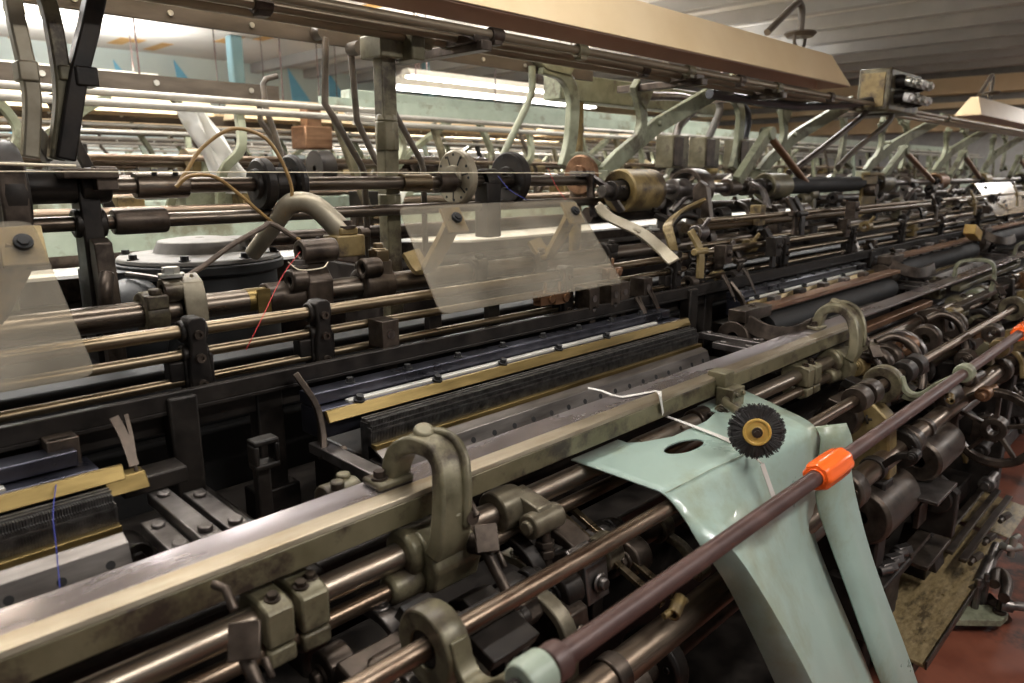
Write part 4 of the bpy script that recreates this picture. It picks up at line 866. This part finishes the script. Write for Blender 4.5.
# =================================================================== MACHINES BEHIND
def bg_machine(y, x0, x1, label, arm_every=P, bar='brownbar', low=True, top0=None, top1=None):
    t = thing('knitting_machine', ((x0+x1)/2, y, 0), label, 'machine')
    def pt(b, n, m, bev=0): return part(b, n, m, bev, t)
    tx0, tx1 = (x0 if top0 is None else top0), (x1 if top1 is None else top1)
    pt(B().box((tx0,y-.01,1.93),(tx1,y+.01,2.0)),'overhead_flat_bar',bar)
    rv = B(); x = tx0+.2
    while x < tx1 and bar == 'brownbar': rv.cyl((x,y-.01,1.97),(x,y-.016,1.97),.012,8); x += .42
    if rv.marks: pt(rv,'rivet','silver')
    for dy, z, r in ((-.25,1.895,.015),(-.32,1.85,.015)): pt(B().cyl((tx0,y+dy,z),(tx1+.4,y+dy,z),r,10),'overhead_rod','palerod')
    for dy, z, r, m in ((0,1.64,.02,'oilrod'),(-.12,1.66,.014,'rod'),(-.1,1.56,.03,'iron'),(-.35,1.45,.024,'rod'),(-.45,1.38,.016,'guide'),(-.45,1.33,.016,'guide')): pt(B().cyl((x0,y+dy,z),(x1,y+dy,z),r,10),'shaft',m)
    pt(B().box((x0,y-.62,1.33),(x1,y-.58,1.43)),'green_beam','sagedull',.004)
    pt(B().box((x0,y-.55,0),(x1,y+.35,1.12)),'bed_casting','dark',.01)
    pt(B().box((x0,y-.30,1.12),(x1,y+.25,1.40)),'mechanism_casing','iron',.01)
    x = x0+.4; n = 0
    while x < x1 and n < 12:
        s = 1 if n % 2 else -1
        b = B().ribbon([(x,y-.05,1.58),(x+.16,y-.05,1.72),(x+.42,y-.1,1.90)],.045,.03,(0,1,0)).ribbon([(x,y-.05,1.56),(x+.10,y-.05,1.72),(x+.08,y-.05,1.82),(x-.02,y-.08,1.93)],.045,.03,(0,1,0),4)
        b.box((x-.12,y-.12,1.46),(x+.12,y+.08,1.58)); pt(b,'overhead_arm','greenarm',.003)
        pt(B().ribbon([(x+.75,y-.1,1.5),(x+.78,y-.1,1.7),(x+.74,y-.1,1.8),(x+.66,y-.1,1.92)],.04,.028,(0,1,0),4).box((x+.66,y-.15,1.42),(x+.9,y,1.52)),'bow_bracket','greenarm',.003)
        pt(B().tube([(x+1.05,y-.1,1.93),(x+1.05,y-.1,1.83),(x+1.2,y-.1,1.62),(x+1.2,y-.1,1.45)],.014,8),'bent_tube','brownbar')
        for q in range(3):
            xu = x+.15+q*.55+RND.random()*.15
            pt(B().ribbon([(xu,y-.3,1.42),(xu+.02,y-.32,1.60),(xu+.10,y-.34,1.70),(xu+.12,y-.3,1.86)] if q%2 else [(xu+.14,y-.3,1.42),(xu+.05,y-.3,1.66),(xu-.03,y-.3,1.87)],.03,.035,(0,1,0),4),'upright_arm',RND.choice(['greenarm','olive','dark','sagedull']),.002)
            xx = x+.2+q*.5+RND.random()*.2; r = .05+.04*RND.random(); w = .02+.08*RND.random()
            pt(B().lathe([(.015,-w),(r,-w),(r,w),(.015,w)],(xx,y-.02,1.62),(1,0,0),20,True),'pattern_disc',RND.choice(['lid','dark','ochre','iron']))
            pt(B().box((xx+.1,y-.25,1.40),(xx+.2,y-.1,1.50+.06*RND.random())),'gear_box',RND.choice(['olive','dark','white','ochre']),.004)
            pt(B().ribbon([(xx+.25,y-.3,1.35),(xx+.28,y-.32,1.50),(xx+.34,y-.38,1.58)],.03,.015,(1,0,0),4),'lever',RND.choice(['silver','white','greenarm','iron']))
        x += arm_every; n += 1
    return t
bg_machine(3.35,-1.5,1.75,'second knitting machine behind the front one, its brown overhead bar ending by the hanging cloth',top1=1.78)
bg_machine(3.6,2.15,14.4,'knitting machine with grey green arms directly behind the front machine beyond the round post',bar='sagedull')
bg_machine(5.4,-1,14.4,'third machine row back, with cream hoods above its rods')
bg_machine(7.4,-1,14.4,'fourth machine row back, half hidden behind other machines')
bg_machine(9.6,-1,14.4,'farthest machine row, in front of the pale blue wall')
# bent handle at the end of the second machine's bar
part(B().tube([at(266,110,3.2),at(263,84,3.2),at(266,79,3.2),at(277,76,3.2)],.013,10).tube([at(266,108,3.2),at(275,135,3.2),at(284,165,3.2)],.014,10),'bent_handle','brownbar',0,bpy.data.objects['knitting_machine.001'])
b = B().box((2.6,4.0,1.98),(7.0,4.1,2.10)); o = b.build('beam','sagedull',bevel=.005); tag(o,'pale green box beam carried across the machine behind the round post','beam')
# hoods of the machines behind: lit tubes under cream shells
def bg_hood(x0, x1, y, z, label, lit=False):
    t = thing('light_hood', ((x0+x1)/2,y,z), label, 'light hood')
    b = B()
    pr = [(-.16,0),(-.06,.15),(.06,.15),(.16,0)]
    A = [b.bm.verts.new((x0,y+p[0],z+p[1])) for p in pr]; C = [b.bm.verts.new((x1,y+p[0],z+p[1])) for p in pr]
    for i in range(3): b.bm.faces.new((A[i],C[i],C[i+1],A[i+1]))
    b.bm.faces.new(A); b.bm.faces.new(C[::-1]); o = b.build('hood_shell','cream',t,0,False); s = o.modifiers.new('t','SOLIDIFY'); s.thickness = .004
    part(B().cyl((x0+.1,y,z+.03),(x1-.1,y,z+.03),.019,10),'fluorescent_tube','tube' if lit else 'plug',0,t)
    for x in (x0+.4,x1-.4): part(B().cyl((x,y,z+.14),(x,y,3.6),.006,8),'hanger_rod','rail',0,t)
for x0, x1, y, z, l in ((-.8,2.2,5.2,1.97,'cream lit hood over the third machine row, at its near end'),(2.4,5.4,5.2,1.97,'cream lit hood over the third machine row, behind the round olive post'),(5.7,9.6,5.2,1.97,'cream lit hood over the third machine row, toward its far end'),(-.5,3.6,7.2,2.0,'pale hood over the fourth machine row, toward its near end'),(3.9,8.6,7.2,2.0,'pale hood over the fourth machine row, toward its far end'),(.5,5.2,9.4,2.05,'hood of the farthest machine row below the blue wall wedges'),(5.5,10.5,9.4,2.05,'hood of the farthest machine row near the end wall')): bg_hood(x0,x1,y,z,l)
# cloths
drape('cloth',(*at(190,104,3.1),),.16,.36,.19,'cloth','white cotton cloth hanging from the overhead rods of the second machine','cloth')
tag(B().prism([(2.45,1.30),(3.0,1.26),(3.0,1.25),(2.45,1.29)],'x',-1.5,1.74).build('sheet','cloth'),'white cotton sheet laid along the second machine behind the black motor','sheet')
tag(B().prism([(2.45,1.30),(3.1,1.26),(3.1,1.25),(2.45,1.29)],'x',2.2,9).build('sheet','cloth'),'white cotton sheet laid along the machine behind the round olive post','sheet')
bx = at(312,138,4.8); part(B().cbox(bx,(.22,.2,.16)).cbox(bx+V((.0,0,.14)),(.12,.1,.14)),'gear_box','copper',.01,bpy.data.objects['knitting_machine.003'])

# =================================================================== THE HALL
struct('floor', B().box((-3,-4,-.1),(17,14,0)), 'floor')
WY, CZ, EX = 13.0, 3.50, 16.0
struct('wall_back', B().box((-3,WY,0),(EX+.2,WY+.2,CZ)), 'wall')
struct('wall_end', B().box((EX,-4,0),(EX+.2,WY,CZ)), 'endwall')
struct('ceiling', B().box((-3,-4,CZ),(EX+.2,WY+.2,CZ+.15)), 'ceil')
# roof beams running across the hall
for i in range(9):
    x = 6.4+i*1.05; struct('trim_%d' % (i+1), B().box((x,-4,CZ-.16),(x+.16,WY,CZ)), 'beam', bevel=.01)
# cream ledges on the end wall
for z0, z1, m, d, i in ((3.01,3.30,'cream',.35,12),(2.77,2.87,'cream',.30,13),(2.36,2.65,'paleorange',.3,14)): struct('trim_%d' % i, B().box((EX-d,-4,z0),(EX,WY,z1)), m)
# blue wedges painted on the back wall
for i, px in enumerate((20,137,195,305,342)):
    p = at(px,62 if px<250 else 70,WY-.02); w = .7; h = 1.1
    o = B().prism([(p.x-w*.5,p.z),(p.x+w*.7,p.z-h),(p.x-w*.35,p.z-h)],'y',WY-.02,WY).build('wall_wedge','bluepaint'); tag(o, None, None, None, 'structure'); o.name = 'trim_%d' % (20+i)
for i, px in enumerate((235,428,700)):
    p = at(px,60,10.6); struct('trim_%d' % (30+i), B().box((p.x-.09,10.5,0),(p.x+.09,10.68,CZ)), 'tealcol', bevel=.02)
# stains and slots on the ceiling boards: fixed patches of the boards themselves
for i in range(46):
    x = -1+RND.random()*6.5; y = 3.5+RND.random()*9; w = .3+RND.random()*.9
    b = B().box((x,y,CZ-.006),(x+.10+.12*RND.random(),y+w,CZ)); o = b.build('trim','stain'); o.name = 'trim_%d' % (40+i); o['kind'] = 'structure'
for i in range(22):
    x = 4.3+.9*RND.randrange(9); y = RND.random()*7; b = B().box((x,y,CZ-.012),(x+.12,y+.5+RND.random(),CZ)); o = b.build('trim','slot'); o.name = 'trim_%d' % (100+i); o['kind'] = 'structure'

# lamps
def lamp(x0, x1, y, z, power, label, up=0):
    t = thing('ceiling_lamp', ((x0+x1)/2,y,z), label, 'ceiling lamp')
    part(B().prism([(y-.10,z+.05),(y-.05,z+.12),(y+.05,z+.12),(y+.10,z+.05)],'x',x0,x1),'lamp_housing','white',.004,t)
    part(B().cyl((x0+.05,y-.04,z+.03),(x1-.05,y-.04,z+.03),.016,10).cyl((x0+.05,y+.04,z+.03),(x1-.05,y+.04,z+.03),.016,10),'fluorescent_tube','tube',0,t)
    for x in (x0+.3,x1-.3): part(B().cyl((x,y,z+.11),(x,y,CZ),.006,8),'hanger_rod','rail',0,t)
    L = bpy.data.lights.new('tube_light','AREA'); L.shape = 'RECTANGLE'; L.size = x1-x0; L.size_y = .14; L.energy = power; L.color = (1,.98,.955)
    o = bpy.data.objects.new('tube_light',L); COL.objects.link(o); o.parent = t; o.location = (0,0,-.02)
    if up:
        L2 = L.copy(); L2.energy = up; o = bpy.data.objects.new('tube_light_up',L2); COL.objects.link(o); o.parent = t; o.location = (0,0,.14); o.rotation_euler = (PI,0,0)
lamp(-.6,1.9,1.35,3.0,22,'hanging fluorescent lamp above the near part of the front machine')
lamp(.4,2.9,-1.0,3.0,60,'hanging fluorescent lamp over the aisle in front of the machine')
lamp(4.3,7.4,5.9,2.36,160,'bright bare fluorescent lamp hanging behind the bent tube, lowest of the glaring lamps',25)
lamp(5.0,8.2,6.6,2.57,160,'bright bare fluorescent lamp, second of the glaring lamps behind the overhead rods',25)
lamp(5.6,9.0,7.5,2.64,160,'bright bare fluorescent lamp, last of the glaring lamps before the far rows',40)
lamp(-.6,3.4,2.75,3.1,45,'added fluorescent lamp out of view, brightening the white sheet behind the near machine',30)  # unseen fill lamp, added to whiten the sheet and back rows
lamp(5.0,7.0,2.75,3.25,55,'added fluorescent lamp out of view, brightening the far green arms of the front machine',40)  # added above the frame to lift the far green arms
lamp(13.0,15.2,.6,3.2,150,'added fluorescent lamp out of view, brightening the cream ledges of the end wall',30)  # unseen lamp put in so the end ledges come out brighter
lamp(8.5,11.5,5.0,3.0,90,'fluorescent lamp hanging above the far end of the third machine row',10)
lamp(-.5,2.0,7.9,2.9,150,'fluorescent lamp hanging above the near end of the fourth machine row',120)
lamp(-.5,2.0,4.2,3.0,95,'fluorescent lamp hanging between the second and third machine rows',60)
lamp(1.5,4.0,10.9,2.8,140,'fluorescent lamp hanging before the blue wedges of the back wall',120)
lamp(9.2,11.7,-2.2,2.9,160,'added fluorescent lamp out of view over the aisle, brightening the end wall')  # added outside the view to light the dim end wall

for o in scene.objects:
    if o.parent is None and o.get('category') and not o.get('group'):
        g = {'light hood':'cream light hoods over the machines','ceiling lamp':'hanging fluorescent lamps','guard':'clear plastic guards','machine':'rows of knitting machines','yarn':'loose yarns on the front machine','cable':'cables on the front machine','sleeve':'orange sleeves on the red rail'}.get(o['category'])
        if o.name.startswith('junction_box'): g = 'junction boxes behind the rollers'
        if g: o['group'] = g
w = bpy.data.worlds.new('hall light'); scene.world = w; w.use_nodes = True
w.node_tree.nodes['Background'].inputs[0].default_value = (.95,.97,1,1); w.node_tree.nodes['Background'].inputs[1].default_value = .17

cam = bpy.data.cameras.new('camera'); co = bpy.data.objects.new('camera', cam); COL.objects.link(co)
cam.sensor_width = 36; cam.lens = 720*36/1024; cam.clip_start = .05
co.matrix_world = Matrix(((_R.x,_U.x,-_F.x,0),(_R.y,_U.y,-_F.y,0),(_R.z,_U.z,-_F.z,CAMZ),(0,0,0,1)))
cam.dof.use_dof = True; cam.dof.focus_distance = 1.7; cam.dof.aperture_fstop = 4.0
scene.camera = co
vs = scene.view_settings; vs.view_transform = 'Standard'; vs.look = 'None'; vs.gamma = 1; vs.use_curve_mapping = False; vs.exposure = 0.08
